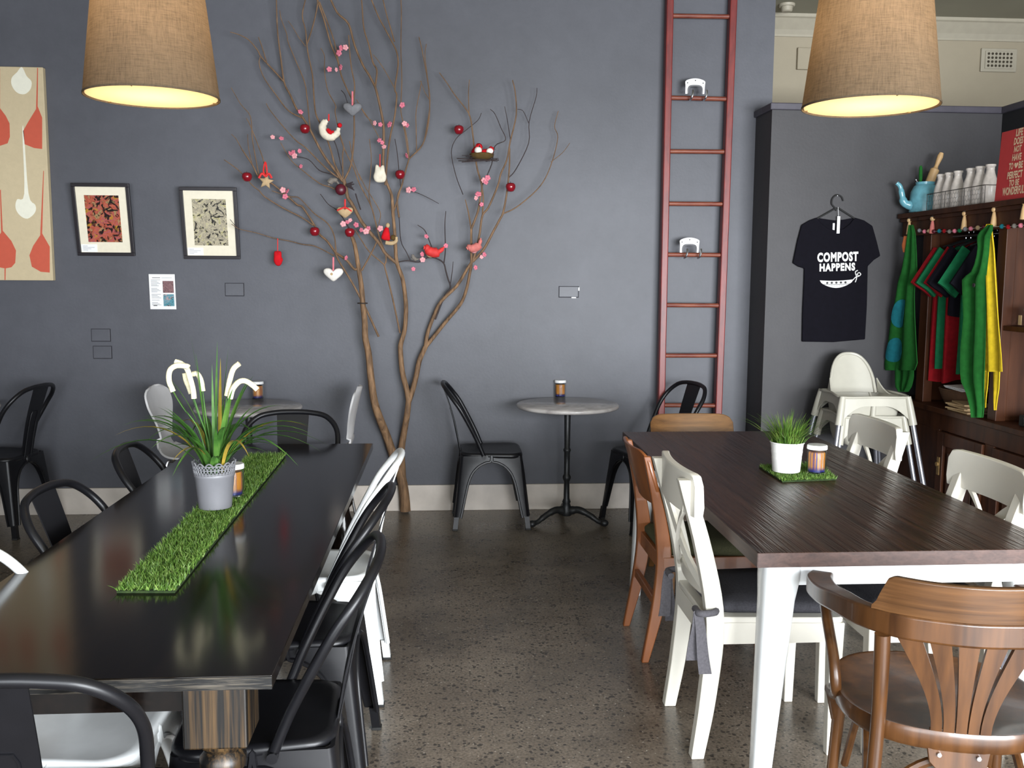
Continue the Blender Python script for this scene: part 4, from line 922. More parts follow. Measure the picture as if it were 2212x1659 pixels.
puffy([((.048 if k % 2 == 0 else .022)*math.sin(PI*k/5+.15), (.048 if k % 2 == 0 else .022)*math.cos(PI*k/5+.15)) for k in range(10)], .012, c=(0, 0)).build('star', 'felt_tan', t, ang=80)
m = MB().tube(catmull([(0, -.01, .03), (-.012, -.014, .06), (-.002, 0, .115), (.008, -.01, .06), (0, -.012, .03)], 4), .005, 6)
m.tube(catmull([(-.04, -.012, .02), (-.02, -.018, .045), (0, -.016, .03), (.02, -.018, .045), (.035, -.012, .02)], 4), .007, 6); m.build('bow', 'ribbon_red', t)
t = thing('hen_ornament', 'white felt hen ornament with red wing and comb', 'ornament', onwall(716, 281))
P = catmull([(-.018, 0, .048), (-.040, 0, .030), (-.046, 0, .0), (-.030, 0, -.034), (.004, 0, -.044), (.036, 0, -.026), (.048, 0, .006)], 4)
MB().tube(P, [.012, .020, .024, .026, .026, .020, .012], 10, flat=1).build('body', 'felt_white', t, ang=80)
MB().tube(catmull([(-.016, -.026, -.006), (.002, -.028, -.022), (.022, -.027, -.018)], 4), [.010, .013, .007], 8).build('wing', 'red_felt', t)
MB().ball((.054, 0, .022), .014, 10, 8).build('comb', 'red_felt', t); strap(t, .046, .085, 'ribbon_red', .0045, x=-.010)
t = thing('cat_ornament', 'white felt cat ornament hanging on a red cord', 'ornament', onwall(822, 377))
puffy([(q.x, q.z) for q in catmull([(-.026, 0, .050), (-.014, 0, .052), (0, 0, .040), (.012, 0, .050), (.024, 0, .048), (.031, 0, .01), (.038, 0, -.02), (.028, 0, -.046), (0, 0, -.052), (-.028, 0, -.046), (-.040, 0, -.018), (-.032, 0, .012)], 4, True)], .016, c=(0, -.006)).build('body', 'felt_white', t, ang=80); strap(t, .038, .115, 'ribbon_red', .003)
t = thing('mitten_ornament', 'bright red felt mitten ornament hanging from the lowest twig', 'ornament', onwall(603, 557))
puffy([(q.x, q.z) for q in catmull([(-.020, 0, .036), (0, 0, .040), (.020, 0, .036), (.023, 0, 0), (.024, 0, -.03), (.010, 0, -.048), (-.010, 0, -.046), (-.024, 0, -.024), (-.024, 0, 0)], 4, True)], .014).build('mitten', 'red_felt', t, ang=80)
MB().ball((.023, -.003, -.012), .010, 8, 6, (.7, .8, 1.4)).build('thumb', 'red_felt', t); strap(t, .036, .115, 'ribbon_red', .003)
# nest with two birds
c = onwall(1040, 338, -.06); t = thing('bird_nest', 'small twig nest resting on the branches', 'nest', c)
m = MB().lathe([(.0, -.028), (.035, -.030), (.066, -.014), (.074, .006), (.066, .010), (.052, -.004), (.02, -.012), (0, -.012)], 20); m.build('bowl', 'nest_straw', t, ang=60)
rn = random.Random(11); tw = MB()
for i in range(26):
    a = rn.uniform(0, 2*PI); L = rn.uniform(.05, .11); p0 = Vector((rn.uniform(-.07, .07), rn.uniform(-.05, .03), rn.uniform(-.034, -.004))); d = Vector((math.cos(a), .35*math.sin(a), rn.uniform(-.12, .12)))*L
    tw.tube([p0-d*.5, p0+d*.5], .0018, 4)
for (x0, z0, x1, z1) in ((-.14, -.038, .10, -.030), (-.15, -.024, .07, -.034), (-.12, -.045, .09, -.026)): tw.tube([(x0, -.03, z0), ((x0+x1)/2, -.05, (z0+z1)/2-.004), (x1, -.03, z1)], .003, 5)
tw.build('twigs', 'dark_twig', t)
def felt_bird(name, label, p, sc, body, belly, rz=0, tilt=0, bo=(.010, -.012, -.008)):
    t = thing(name, label, 'ornament', p, rz, 'small bird ornaments', ry=tilt)
    P = catmull([(-.052*sc, 0, .024*sc), (-.034*sc, 0, .006*sc), (-.01*sc, 0, -.002*sc), (.014*sc, 0, .004*sc), (.028*sc, 0, .018*sc), (.040*sc, 0, .020*sc)], 4)
    MB().tube(P, [.004*sc, .010*sc, .023*sc, .022*sc, .018*sc, .010*sc], 10).build('body', body, t, ang=80)
    MB().ball((bo[0]*sc, bo[1]*sc, bo[2]*sc), .019*sc, 10, 8, (1.1, .95, .9)).build('belly', belly, t)
    MB().tube([(.038*sc, 0, .020*sc), (.052*sc, 0, .016*sc)], [.005*sc, .0008], 6).build('beak', 'ink_black', t)
    MB().ball((.030*sc, -.016*sc, .022*sc), .0026*sc, 6, 5).build('eye', 'ink_black', t)
    return t
felt_bird('bird_ornament', 'red bird ornament with white breast at the wide end of the nest', c+Vector((-.028, -.010, .020)), 1.25, 'red_felt', 'wool_white', -PI*.42, bo=(.030, -.004, .002))
felt_bird('bird_ornament', 'red bird ornament with white cheek looking out of the nest', c+Vector((.030, -.012, .014)), 1.05, 'red_felt', 'wool_white', -.35, bo=(.022, -.016, .006))
felt_bird('bird_ornament', 'bright red bird ornament perched on the black twig', onwall(935, 545), 1.35, 'bird_red', 'felt_tan', PI, 0)
felt_bird('bird_ornament', 'pink patterned bird ornament with raised tail on the fork', onwall(1026, 535), 1.15, 'bird_pink', 'pink_light', PI, .6)
felt_bird('bird_ornament', 'tiny brown and white bird ornament beside the red bird', onwall(895, 558, -.02), .55, 'feather_grey', 'wool_white', PI, -.5)
t = thing('feather_bird', 'dark feathered bird ornament with red breast at the branch hub', 'ornament', onwall(733, 405, -.02))
MB().ball((.010, 0, -.014), .034, 12, 8, (1, .8, 1)).build('breast', 'dark_red', t); MB().tube(catmull([(-.06, -.006, .012), (-.045, -.01, .035), (-.02, -.008, .040), (.0, -.004, .02)], 4), [.006, .018, .014, .006], 8).build('wing', 'feather_grey', t)
m = MB()
for k in range(5): m.tube([(.045, -.01, .012), (.085+.008*math.sin(k*2.1), -.015, .030-.012*k)], [.008, .003], 6)
m.build('tail_feathers', 'feather_dark', t)
t = thing('doll_ornament', 'red felt doll ornament sitting on a small tan sleigh', 'ornament', onwall(836, 508))
puffy([(q.x, q.z) for q in catmull([(-.006, 0, .045), (.012, 0, .042), (.022, 0, -.02), (.010, 0, -.034), (-.030, 0, -.024), (-.024, 0, .012)], 4, True)], .018).build('body', 'red_felt', t, ang=80)
MB().ball((.008, -.004, .056), .014, 10, 8, (.9, .9, 1.1)).build('head', 'felt_tan', t)
MB().tube(catmull([(-.005, -.014, -.046), (.03, -.014, -.050), (.056, -.014, -.038), (.060, -.014, -.012)], 4), [.012, .012, .011, .008], 8).build('sleigh', 'felt_tan', t)
MB().ball((.040, -.006, -.016), .017, 10, 8).build('bundle', 'nest_straw', t)
#SECTION4
# ================================================================== T-SHIRT ON THE PARTITION
YS = YP-.012
o0 = atY(1803, 600, YS); oS = Vector((o0.x, YP, o0.z))
t = thing('tshirt', 'black T-shirt with white pea pod print hanging on the wall', 'T-shirt', oS)
def sh(px, py): p = atY(px, py, YS); return (p.x-oS.x, p.z-oS.z)
OUT = [(1764, 470), (1748, 476), (1731, 486), (1722, 520), (1712, 568), (1724, 576), (1737, 580), (1736, 611), (1733, 680), (1732, 738), (1800, 739), (1868, 733), (1872, 660), (1874, 575), (1888, 561), (1901, 553), (1893, 520), (1884, 488), (1866, 476), (1846, 470), (1836, 483), (1822, 494), (1806, 498), (1790, 494), (1774, 483)]
P = [sh(*q) for q in OUT]
MB().plate(P, .016, lambda u, v, w: Vector((u, -.004-w, v))).build('shirt_front', 'navy_cloth', t, bevel=.006, seg=3)
BK_ = [sh(*q) for q in [(1764, 470), (1790, 474), (1806, 476), (1825, 474), (1846, 470), (1836, 490), (1806, 504), (1776, 490)]]
MB().plate(BK_, .002, lambda u, v, w: Vector((u, -.003-w, v))).build('shirt_back', 'navy_cloth', t, smooth=False)
ang = -.035
def pr(cx, cy):
    c = sh(cx, cy)
    return lambda u, v, w: Vector((c[0]+u*math.cos(ang)+v*math.sin(ang), -.0206-w, c[1]-u*math.sin(ang)+v*math.cos(ang)))
def wpx(n): return n*5.7/FPX
for body, cx, cy, wd, hg in (('COMPOST', 1808.5, 555, 92, 21), ('HAPPENS', 1807.5, 577, 80, 17.5)):
    m = MB(); text_mesh(m, body, .1, wpx(wd), wpx(hg), pr(cx, cy), .0050, sp=1.16); m.build('lettering', 'print_white', t, smooth=False)
f = pr(1806, 607); m = MB(); LP = wpx(38)
top = [(-1 + 2*k/16, .10+.06*math.cos(PI*k/16*2)*0) for k in range(17)]
pod = [(LP*(-1+2*k/20), wpx(2.5)-wpx(2)*math.sin(PI*k/20)) for k in range(21)]+[(LP*(1-2*k/20), wpx(0)-wpx(15)*math.sin(PI*k/20)**.8) for k in range(1, 20)]
m.plate(pod, .0008, f); m.build('pod_print', 'print_white', t, smooth=False)
m = MB()
for k in range(5):
    c = (LP*(-.56+.27*k), -wpx(3.6)); m.plate([(c[0]+wpx(2.7)*math.cos(a), c[1]+wpx(2.5)*math.sin(a)) for a in [2*PI*j/12 for j in range(12)]], .0016, f)
for k in range(26):
    x = LP*(-.85+1.7*k/25); z0 = -wpx(7.6); z1 = -wpx(13.2)*math.sin(PI*(x/LP+1)/2)**.8
    if z1 < z0: m.plate([(x, z0), (x+wpx(.35), z0), (x+wpx(.35), z1), (x, z1)], .0014, f)
m.plate([(LP*(-.8+1.6*k/12), -wpx(6.4)-wpx(.8)*math.sin(PI*k/12)) for k in range(13)]+[(LP*(.8-1.6*k/12), -wpx(7.2)-wpx(.8)*math.sin(PI*k/12)) for k in range(13)], .0014, f)
m.build('pea_print', 'ink_black', t, smooth=False)
P = catmull([(LP*.96, 0, wpx(1)), (LP*1.12, 0, wpx(7)), (LP*1.30, 0, wpx(9)), (LP*1.42, 0, wpx(13)), (LP*1.32, 0, wpx(17)), (LP*1.20, 0, wpx(13)), (LP*1.28, 0, wpx(10.5))], 5)
P2 = catmull([(LP*1.10, 0, wpx(-4)), (LP*1.18, 0, wpx(6)), (LP*1.10, 0, wpx(18)), (LP*1.24, 0, wpx(22))], 5)
m = MB()
for Q in (P, P2): m.tube([f(q.x, q.z, .0004) for q in Q], wpx(1.1), 6, flat=1)
m.build('tendril_print', 'print_white', t)
c = sh(1804, 490); MB().bb(c[0]-.013, c[0]-.001, -.0075, -.006, c[1]-.02, c[1]+.022).build('neck_label', 'paper_white', t, smooth=False)
c = sh(1808, 482); tg = MB().bb(c[0]-.004, c[0]+.014, -.0235, -.022, c[1]-.062, c[1]+.040).build('price_tag', 'paper_white', t, smooth=False)
MB().tube([(c[0]+.003, -.0225, c[1]+.04), (c[0]+.0, -.018, c[1]+.095)], .0012, 5).build('tag_string', 'paper_white', tg)
hg = atY(1807, 440, YP-.02)
t = thing('clothes_hanger', 'black plastic hanger holding the pea pod T-shirt', 'hanger', (hg.x, YP, hg.z))
def hp(px, py, y=-.012): p = atY(px, py, YP-.012); return Vector((p.x-hg.x, y, p.z-hg.z))
MB().tube(catmull([hp(1822, 434), hp(1818, 425), hp(1808, 421), (hp(1799, 428)), hp(1797, 440), hp(1803, 448), hp(1807, 455)], 5), .0042, 8).build('hook', 'black_rubber', t)
MB().tube([hp(1764, 473), hp(1805, 450), hp(1812, 450), hp(1848, 473)], .005, 8).build('shoulder_bar', 'black_rubber', t)
MB().tube([hp(1808, 423, -.02), hp(1808, 423, 0)], .003, 6).build('nail', 'steel', t)
# ================================================================== HIGH CHAIRS (two, stacked)
def high_chair(label, loc, drop):
    """front faces -Y; rim top at z=.715"""
    t = thing('high_chair', label, 'high chair', loc, 0, 'white plastic high chairs stacked by the wall'); W = 'white_plastic'; Z = .715
    fx, rx, fy, ry = .185, .165, -.175, .175
    def corner(sx, sy, z):
        k = (Z-z); return Vector((sx*((fx if sy < 0 else rx)+.16*k), (fy-.15*k) if sy < 0 else (ry+.15*k), z))
    def panel(A, B, nm, arch=.10):
        def fn(u, v):
            e = abs(2*u-1); zb = Z-.05-arch*max(0, (e-.25)/.75)**2.2
            z = Z-(Z-zb)*v; a = corner(*A, z); b = corner(*B, z); return a.lerp(b, u)
        MB().surf(fn, 20, 4, .006).build(nm, W, t, ang=60)
    panel((-1, -1), (1, -1), 'front_panel'); panel((-1, 1), (-1, -1), 'side_panel'); panel((1, -1), (1, 1), 'side_panel'); panel((1, 1), (-1, 1), 'back_skirt')
    rim = [(sx*(fx if sy < 0 else rx), fy if sy < 0 else ry) for sx, sy in ((-1, -1), (1, -1), (1, 1), (-1, 1))]
    MB().tube(catmull([corner(-1, -1, Z), (0, fy-.004, Z), corner(1, -1, Z), (fx-.006, 0, Z+.008), corner(1, 1, Z), (0, ry, Z), corner(-1, 1, Z), (-fx+.006, 0, Z+.008)], 5, True), .007, 8, closed=True).build('rim', W, t)
    for sx in (-1, 1):
        for sy in (-1, 1):
            MB().tube([corner(sx, sy, Z+.003), corner(sx, sy, Z-.05), corner(sx, sy, Z-.155)], [.016, .020, .022], 12).build('leg_socket', W, t)
            lg = MB().tube([corner(sx, sy, Z-.15), corner(sx, sy, 0.004-drop)], .0135, 12).build('leg', 'silver_leg', t)
            MB().tube([corner(sx, sy, .03-drop), corner(sx, sy, .0-drop)], .016, 10).build('foot_cap', W, lg)
    # tub
    rings = []
    for s, z in ((.96, Z-.004), (.90, Z-.05), (.84, Z-.12), (.76, Z-.165), (.5, Z-.175), (.06, Z-.176)):
        rings.append([Vector((x*s, y*s, z)) for x, y in rrect(fx, rx, .172, .05)])
    MB().loft(rings, cap=False).build('seat_tub', W, t, ang=60)
    rings = [[Vector((x*s*.95, y*s*.95, z)) for x, y in rrect(fx, rx, .172, .05)] for s, z in ((.84, Z-.13), (.79, Z-.165), (.55, Z-.183), (.06, Z-.184))]
    MB().loft(rings, cap=False).build('tub_underside', W, t, ang=60)
    MB().tube([(0, fy+.025, Z-.17), (0, fy+.012, Z-.005)], [.016, .013], 10).build('crotch_post', W, t)
    def bk(u, v):
        s = 2*v-1; x = .150*s*(1-.10*u*0); h = .225*math.sqrt(max(0, 1-abs(s)**2.6)); z = Z-.01+h*u; y = .150+.06*u*h/.225-.035*s*s
        return (x*(1-.12*u), y, z)
    MB().surf(bk, 12, 24, .010).build('backrest', W, t, ang=60)
    ed = [Vector(bk(1, k/40))+Vector((0, -.004, 0)) for k in range(41)]
    MB().tube(ed, .009, 8).build('backrest_lip', W, t)
    for sx in (-1, 1):
        def wing(u, v):
            x0 = sx*(.150-.012*u); return (x0*(1-v)+sx*(.176)*v, (.118)*(1-v)+(-.02)*v, Z-.008+.075*(1-u)*0+.085*(1-v)**2*u)
        MB().surf(wing, 6, 8, .008).build('backrest_wing', W, t, ang=60)
    for sx in (-1, 1): MB().box((sx*.04, fy+.035, Z-.168), (.02, .012, .012)).build('strap_slot', 'black_rubber', t)
    return t
HC = (2.395, 5.335, 0)
high_chair('white plastic high chair with silver legs, lower one of the stack', HC, 0).scale = (.95, .95, 1)
hc2 = high_chair('white plastic high chair with silver legs, topmost of the stack', (HC[0], HC[1], .113), .02); hc2.scale = (1.02, 1.02, 1)
# ================================================================== DRESSER / HUTCH
X0, X1, HY0, HY1, ZK, ZS = 2.75, 3.33, 3.3, 5.68, .775, 1.875
t = HU = thing('kitchen_dresser', 'tall dark brown wooden dresser against the black wall', 'dresser', (X0, (HY0+HY1)/2, 0)); oH = Vector((X0, (HY0+HY1)/2, 0))
def hb(nm, x0, x1, y0, y1, z0, z1, mat='hutch_wood', par=None, bev=.003): return MB().bb(x0-oH.x, x1-oH.x, y0-oH.y, y1-oH.y, z0, z1).build(nm, mat, par or HU, smooth=False, bevel=bev)
hb('carcass', X0+.03, X1, HY0, HY1, .06, ZK-.03); hb('plinth', X0+.06, X1, HY0+.02, HY1-.02, 0, .06)
hb('counter_top', X0-.02, X1, HY0, HY1, ZK-.03, ZK)
YD = [5.12, 4.66, 4.12, 3.70]
hb('face_rail', X0+.005, X0+.03, HY0, HY1, ZK-.125, ZK-.03); hb('face_rail', X0+.005, X0+.03, HY0, HY1, .06, .13)
for y0, y1 in ((5.12, HY1), (4.58, 4.66), (4.04, 4.12), (3.62, 3.70), (HY0, 3.30+.06)): hb('face_stile', X0+.005, X0+.03, y0, y1, .13, ZK-.125)
for y0, y1 in ((4.665, 5.115), (4.125, 4.575), (3.705, 4.035)):
    z0, z1 = .135, ZK-.13; d = hb('door', X0+.012, X0+.028, y0, y1, z0, z1)
    for a, b, c, e in ((y0, y0+.065, z0, z1), (y1-.065, y1, z0, z1), (y0+.065, y1-.065, z0, z0+.075), (y0+.065, y1-.065, z1-.075, z1)): hb('door_frame', X0-.008, X0+.012, a, b, c, e, par=d)
    hb('door_panel', X0+.0, X0+.012, y0+.10, y1-.10, z0+.11, z1-.11, 'hutch_plank', d, .008)
    k = MB().tube([(X0-.008-oH.x, y1-.032-oH.y, .46), (X0-.022-oH.x, y1-.032-oH.y, .46)], .012, 10); k.bb(X0-.012-oH.x, X0-.008-oH.x, y1-.045-oH.y, y1-.02-oH.y, .40, .50); k.build('latch', 'brass', d)
for yc, w in ((5.40, .09), (4.645, .075), (3.9, .075), (3.36, .09)): hb('upright', X0+.02, X0+.075, yc-w/2, yc+w/2, ZK, ZS-.12)
hb('end_panel', X0+.07, X1-.02, 5.43, 5.45, ZK, ZS-.03); hb('divider', X0+.075, X1-.02, 4.62, 4.64, ZK, ZS-.03)
y = HY0
while y < 5.42:
    hb('back_plank', X1-.02, X1-.005, y, min(y+.105, 5.43), ZK, ZS-.03, 'hutch_plank', bev=.004); y += .11
hb('top_shelf', X0-.03, X1, HY0, HY1, ZS-.028, ZS); hb('fascia', X0+.0, X0+.022, HY0, HY1-.01, ZS-.135, ZS-.028); hb('cornice_bead', X0-.015, X0, HY0, HY1-.005, ZS-.05, ZS-.028)
hb('shelf', X0+.03, X1-.02, HY0, 4.62, 1.235, 1.26)
MB().tube([(2.95-oH.x, 4.645-oH.y, 1.735), (2.95-oH.x, 5.43-oH.y, 1.735)], .011, 10).build('hanging_rail', 'steel', HU)
for (px, py, cm) in ((1964, 487, 'pale_wood'), (2014, 484, 'bird_pink'), (2083, 474, 'cloth_orange'), (2147, 466, 'pale_wood'), (2212, 450, 'pale_wood')):
    p = atX(px, py, X0-.012)-oH; pg = MB().lathe([(.004, -.055), (.016, -.052), (.012, -.01), (.008, .012), (.006, .018)], 10, p).build('peg_hook', 'pale_wood' if cm == 'cloth_orange' else cm, HU)
    MB().ball(p+Vector((0, 0, .030)), .0145, 10, 8).build('peg_head', 'pale_wood', pg); MB().ball(p+Vector((.004, 0, .040)), .0145, 10, 6, (1, 1, .6)).build('peg_hair', 'ink_black', pg)
t = thing('pompom_garland', 'string of coloured felt balls along the dresser shelf edge', 'garland', atX(2090, 497, X0-.015)); oG = t.location.copy()
GP = [(1986, 498), (1997, 500), (2007, 499), (2018, 500), (2029, 499), (2040, 499), (2051, 500), (2062, 499), (2073, 498), (2085, 495), (2097, 494), (2112, 492), (2126, 491), (2164, 489), (2178, 490), (2191, 488), (2205, 487), (2220, 486)]
MB().tube([atX(x, y, X0-.013)-oG for x, y in GP], .001, 4).build('string', 'paper_white', t)
cs = ['felt_grey', 'pink_petal', 'felt_tan', 'dark_red', 'cloth_blue', 'cloth_red', 'feather_grey', 'pink_petal', 'cloth_teal_green']
for i, (x, y) in enumerate(GP): MB().ball(atX(x, y, X0-.014)-oG, .0118, 10, 8).build('felt_ball', cs[i % 9], t)
# things on the top shelf
p = atX(1992, 451, X0+.07); t = thing('teapot', 'light blue enamel teapot on the dresser shelf', 'teapot', (p.x+.01, p.y, ZS), R90-.25); t.scale = (1.22, 1.22, 1.25)
MB().lathe([(0, .001), (.060, .001), (.068, .006), (.068, .06), (.064, .10), (.052, .126), (.042, .134), (.044, .146), (.040, .146), (.038, .132), (.048, .118), (.060, .08), (.062, .012), (0, .012)], 28).build('body', 'enamel_blue', t, ang=50)
MB().tube(catmull([(-.01, .060, .035), (-.015, .095, .05), (-.018, .108, .09), (-.02, .118, .125), (-.02, .135, .142)], 5), [.022, .019, .014, .011, .010], 10).build('spout', 'enamel_blue', t, ang=70)
MB().tube(catmull([(0, -.060, .115), (0, -.085, .120), (0, -.10, .09), (0, -.092, .05), (0, -.066, .03)], 5), .008, 8, flat=1.3).build('handle', 'feather_dark', t)
bp = Vector((p.x, p.y, ZS))
t = thing('rolling_pin', 'wooden rolling pin standing in the blue teapot', 'rolling pin', bp+Vector((-.012, .0, .045)), 0, ry=math.radians(20)); t.scale = (1.15, 1.15, 1.15)
MB().lathe([(0, 0), (.012, .0), (.022, .02), (.0225, .195), (.012, .203), (.0095, .215), (.013, .245), (.015, .265), (.011, .285), (0, .289)], 16).build('roller', 'pale_wood', t, ang=50)
t = thing('green_spatula', 'green handled kitchen tool standing in the blue teapot', 'utensil', bp+Vector((.0, .028, .045)), 0, ry=math.radians(-2)); t.scale = (1.1, 1.1, 1.1)
MB().tube([(0, 0, 0), (0, 0, .12)], .004, 6).build('shaft', 'steel', t); MB().lathe([(0, .12), (.008, .122), (.010, .16), (.009, .205), (.004, .215), (0, .215)], 10).build('grip', 'cloth_green', t)
t = thing('wire_whisk', 'thin steel whisk leaning in the blue teapot', 'utensil', bp+Vector((.012, -.006, .11)), 0, ry=math.radians(-36))
MB().tube([(0, 0, 0), (0, 0, .10)], .0025, 6).build('shaft', 'steel', t); MB().ball((0, 0, .105), .005, 8, 6).build('tip', 'steel', t)
t = thing('wooden_spoon', 'dark brown wooden spoon behind the rolling pin', 'utensil', bp+Vector((.0, .036, .04)), 0, ry=math.radians(24))
MB().tube([(0, 0, 0), (0, 0, .18)], .005, 6).build('handle', 'wicker', t); MB().ball((0, 0, .205), .028, 12, 8, (.45, 1, 1.25)).build('bowl', 'wicker', t)
BOT = None; names = ['white milk bottle in the wire rack, beside the blue teapot', 'white milk bottle in the wire rack, second from the teapot', 'white milk bottle in the wire rack, third from the teapot', 'white milk bottle in the wire rack, third from the red sign', 'white milk bottle in the wire rack, second from the red sign', 'white milk bottle in the wire rack, next to the red sign']
ys = []
for i, px in enumerate((2030, 2047, 2066, 2093, 2113, 2135)):
    q = atX(px, 445, X0+.07); ys.append(q.y)
    if BOT is None:
        BOT = b_ = thing('milk_bottle', names[0], 'bottle', (q.x, q.y, ZS+.004), 0, 'white milk bottles in the wire rack')
        MB().lathe([(0, .001), (.034, .001), (.038, .006), (.038, .095), (.034, .125), (.024, .155), (.020, .175), (.021, .19), (.024, .193), (.024, .203), (.019, .203), (.018, .17), (.020, .15), (0, .14)], 24).build('glass', 'bottle_white', b_, ang=50)
        MB().lathe([(.0245, .1925), (.0255, .194), (.0255, .2015), (.0245, .203)], 20).build('neck_ring', 'bottle_white', b_)
    else: dup(BOT, (q.x, q.y, ZS+.004), 0, names[i], 'white milk bottles in the wire rack')
t = thing('bottle_rack', 'dark wire rack with hexagonal mesh holding white bottles', 'rack', (X0+.07, (ys[0]+ys[-1])/2, ZS)); L = (ys[0]-ys[-1])/2+.050; D = .052
for z in (.002, .098): MB().tube([(-D, -L, z), (D, -L, z), (D, L, z), (-D, L, z)], .002 if z > .05 else .0018, 6, closed=True).build('rim_wire', 'wire_dark', t)
for y in (-L, -L/3, L/3, L):
    for x in (-D, D): MB().tube([(x, y, .002), (x, y, .098)], .0018, 6).build('upright_wire', 'wire_dark', t)
hm = MB(); c = .026; nrow = 4; ncol = int(2*L/c)
for j in range(nrow):
    for i in range(ncol):
        y0 = -L+(i+(.5 if j % 2 else 0))*c; z0 = .004+j*.024
        if y0+c > L: continue
        hm.tube([(-D, y0, z0), (-D, y0+c/2, z0+.008), (-D, y0+c, z0)], .0008, 4); hm.tube([(-D, y0+c/2, z0+.008), (-D, y0+c/2, z0+.024)], .0008, 4)
w_ = hm.build('mesh_wire', 'steel', t); w_['kind'] = 'stuff'
p = atX(2154, 286, X0-.005); q = atX(2155, 439, X0-.005)
t = thing('slogan_sign', 'red wall sign with pale lettering standing on the dresser shelf', 'sign', (X0+.01, p.y-.155, ZS), 0, ry=math.radians(3)); SH = p.z-ZS; SW = .31
MB().bb(-.008, 0, -SW/2, SW/2, 0, SH).build('board', 'sign_red', t, smooth=False, bevel=.002)
def sf(zc): return lambda u, v, w: Vector((-.0083-w, -u, zc+v))
yy = lambda py: (439-py)/(439-286)*SH
for body, a, b, wd in (('LIFE', 287, 303, .058), ('DOES', 305, 321, .076), ('NOT', 323, 337, .060), ('HAVE', 340, 355, .076), ('PERFECT', 377, 393, .126), ('TO BE', 395, 409, .084), ('WONDERFUL', 410, 428, .180)):
    m = MB(); text_mesh(m, body, .1, wd, yy(a)-yy(b), sf((yy(a)+yy(b))/2), .004); m.build('lettering', 'sign_letter', t, smooth=False)
for body, u0 in (('TO', -.040), ('BE', .040)):
    m = MB(); f0 = sf((yy(358)+yy(373))/2); text_mesh(m, body, .1, .036, yy(358)-yy(373), lambda u, v, w, f0=f0, u0=u0: f0(u+u0, v, w), .004); m.build('lettering', 'sign_letter', t, smooth=False)
MB().plate([(x*.34, z*.34) for x, z in heart], .0008, lambda u, v, w: Vector((-.0083-w, -u, yy(365)+v))).build('heart_print', 'sign_letter', t, smooth=False)
# clothes
def drape(m, rows, X, amp=.012, fr=3.0, th=.004, nv=14, ph=0.):
    R = [(atX(a, y, X), atX(b, y, X)) for y, a, b in rows]; n = len(R)-1
    def fn(u, v):
        i = u*n; k = min(int(i), n-1); f = i-k
        l = R[k][0].lerp(R[k+1][0], f); r = R[k][1].lerp(R[k+1][1], f); p = l.lerp(r, v); a = amp*min(1, .25+u*1.6)
        return Vector((p.x-a*(math.sin(v*fr*2*PI+ph+u*1.3)+.4*math.sin(v*fr*4.7+ph*2)), p.y, p.z))-OO
    m.surf(fn, 26, nv, th); return fn
OO = Vector((0, 0, 0))
def garment(name, label, rows, X, mat, amp=.012, fr=2.2, ph=0., extra=None, part='cloth'):
    global OO
    OO = atX(rows[0][1], rows[0][0], X); t = thing(name, label, 'apron', OO); m = MB(); fn = drape(m, rows, X, amp, fr, ph=ph); m.build(part, mat, t, ang=80)
    return t, fn
XA = X0-.045
t, fn = garment('apron', 'green apron with blue spots on the hook nearest the corner', [(486, 1964, 1972), (505, 1962, 1976), (545, 1957, 1978), (585, 1951, 1979), (610, 1944, 1975), (640, 1940, 1974), (690, 1929, 1976), (750, 1922, 1980), (785, 1916, 1983), (800, 1918, 1978)], XA, 'cloth_green', .016, 1.8)
for u0, u1, v0, v1 in ((.57, .70, .08, .52), (.74, .88, .02, .46)):
    a, b = (u0+u1)/2, (u1-u0)/2; c_, d_ = (v0+v1)/2, (v1-v0)/2
    def spot(u, v, a=a, b=b, c_=c_, d_=d_):
        r = u; th = v*2*PI; return fn(a+b*r*math.cos(th), c_+d_*r*math.sin(th))+Vector((-.006, 0, 0))
    MB().surf(spot, 5, 24, .002).build('blue_spot', 'cloth_blue', t, ang=80)
m = MB(); drape(m, [(780, 1932, 1974), (815, 1935, 1972), (835, 1937, 1966), (846, 1944, 1958)], XA+.012, .010, 2.5); m.build('tails', 'cloth_green', t, ang=80)
m = MB(); drape(m, [(510, 1953, 1958), (530, 1949, 1960), (545, 1952, 1960)], XA-.004, .002, 1); m.build('swing_tag', 'cloth_orange', t)
t, fn = garment('apron', 'green apron with a dark button beside the yellow one', [(486, 2136, 2144), (500, 2120, 2142), (512, 2114, 2136), (540, 2118, 2134), (585, 2108, 2128), (602, 2086, 2127), (640, 2088, 2126), (690, 2090, 2125), (760, 2083, 2124), (820, 2083, 2122), (846, 2095, 2122), (880, 2104, 2123), (902, 2106, 2121)], XA-.01, 'cloth_green', .016, 1.6, .6)
bq = atX(2104, 616, XA-.03)-OO; MB().tube([bq, bq+Vector((-.004, 0, 0))], .011, 10).build('button', 'feather_dark', t)
t, fn = garment('apron', 'bright yellow apron with long ties on the dresser hook', [(484, 2133, 2142), (505, 2124, 2145), (540, 2122, 2150), (600, 2121, 2154), (660, 2122, 2158), (720, 2122, 2162), (770, 2122, 2166), (803, 2122, 2167)], XA+.015, 'cloth_yellow', .014, 2.0, 1.2)
for rws in ([(785, 2121, 2136), (830, 2119, 2134), (860, 2117, 2131), (881, 2122, 2130)], [(790, 2146, 2160), (840, 2147, 2158), (870, 2148, 2154), (886, 2149, 2152)]):
    m = MB(); drape(m, rws, XA+.024, .004, 1); m.build('tie', 'cloth_yellow', t, ang=80)
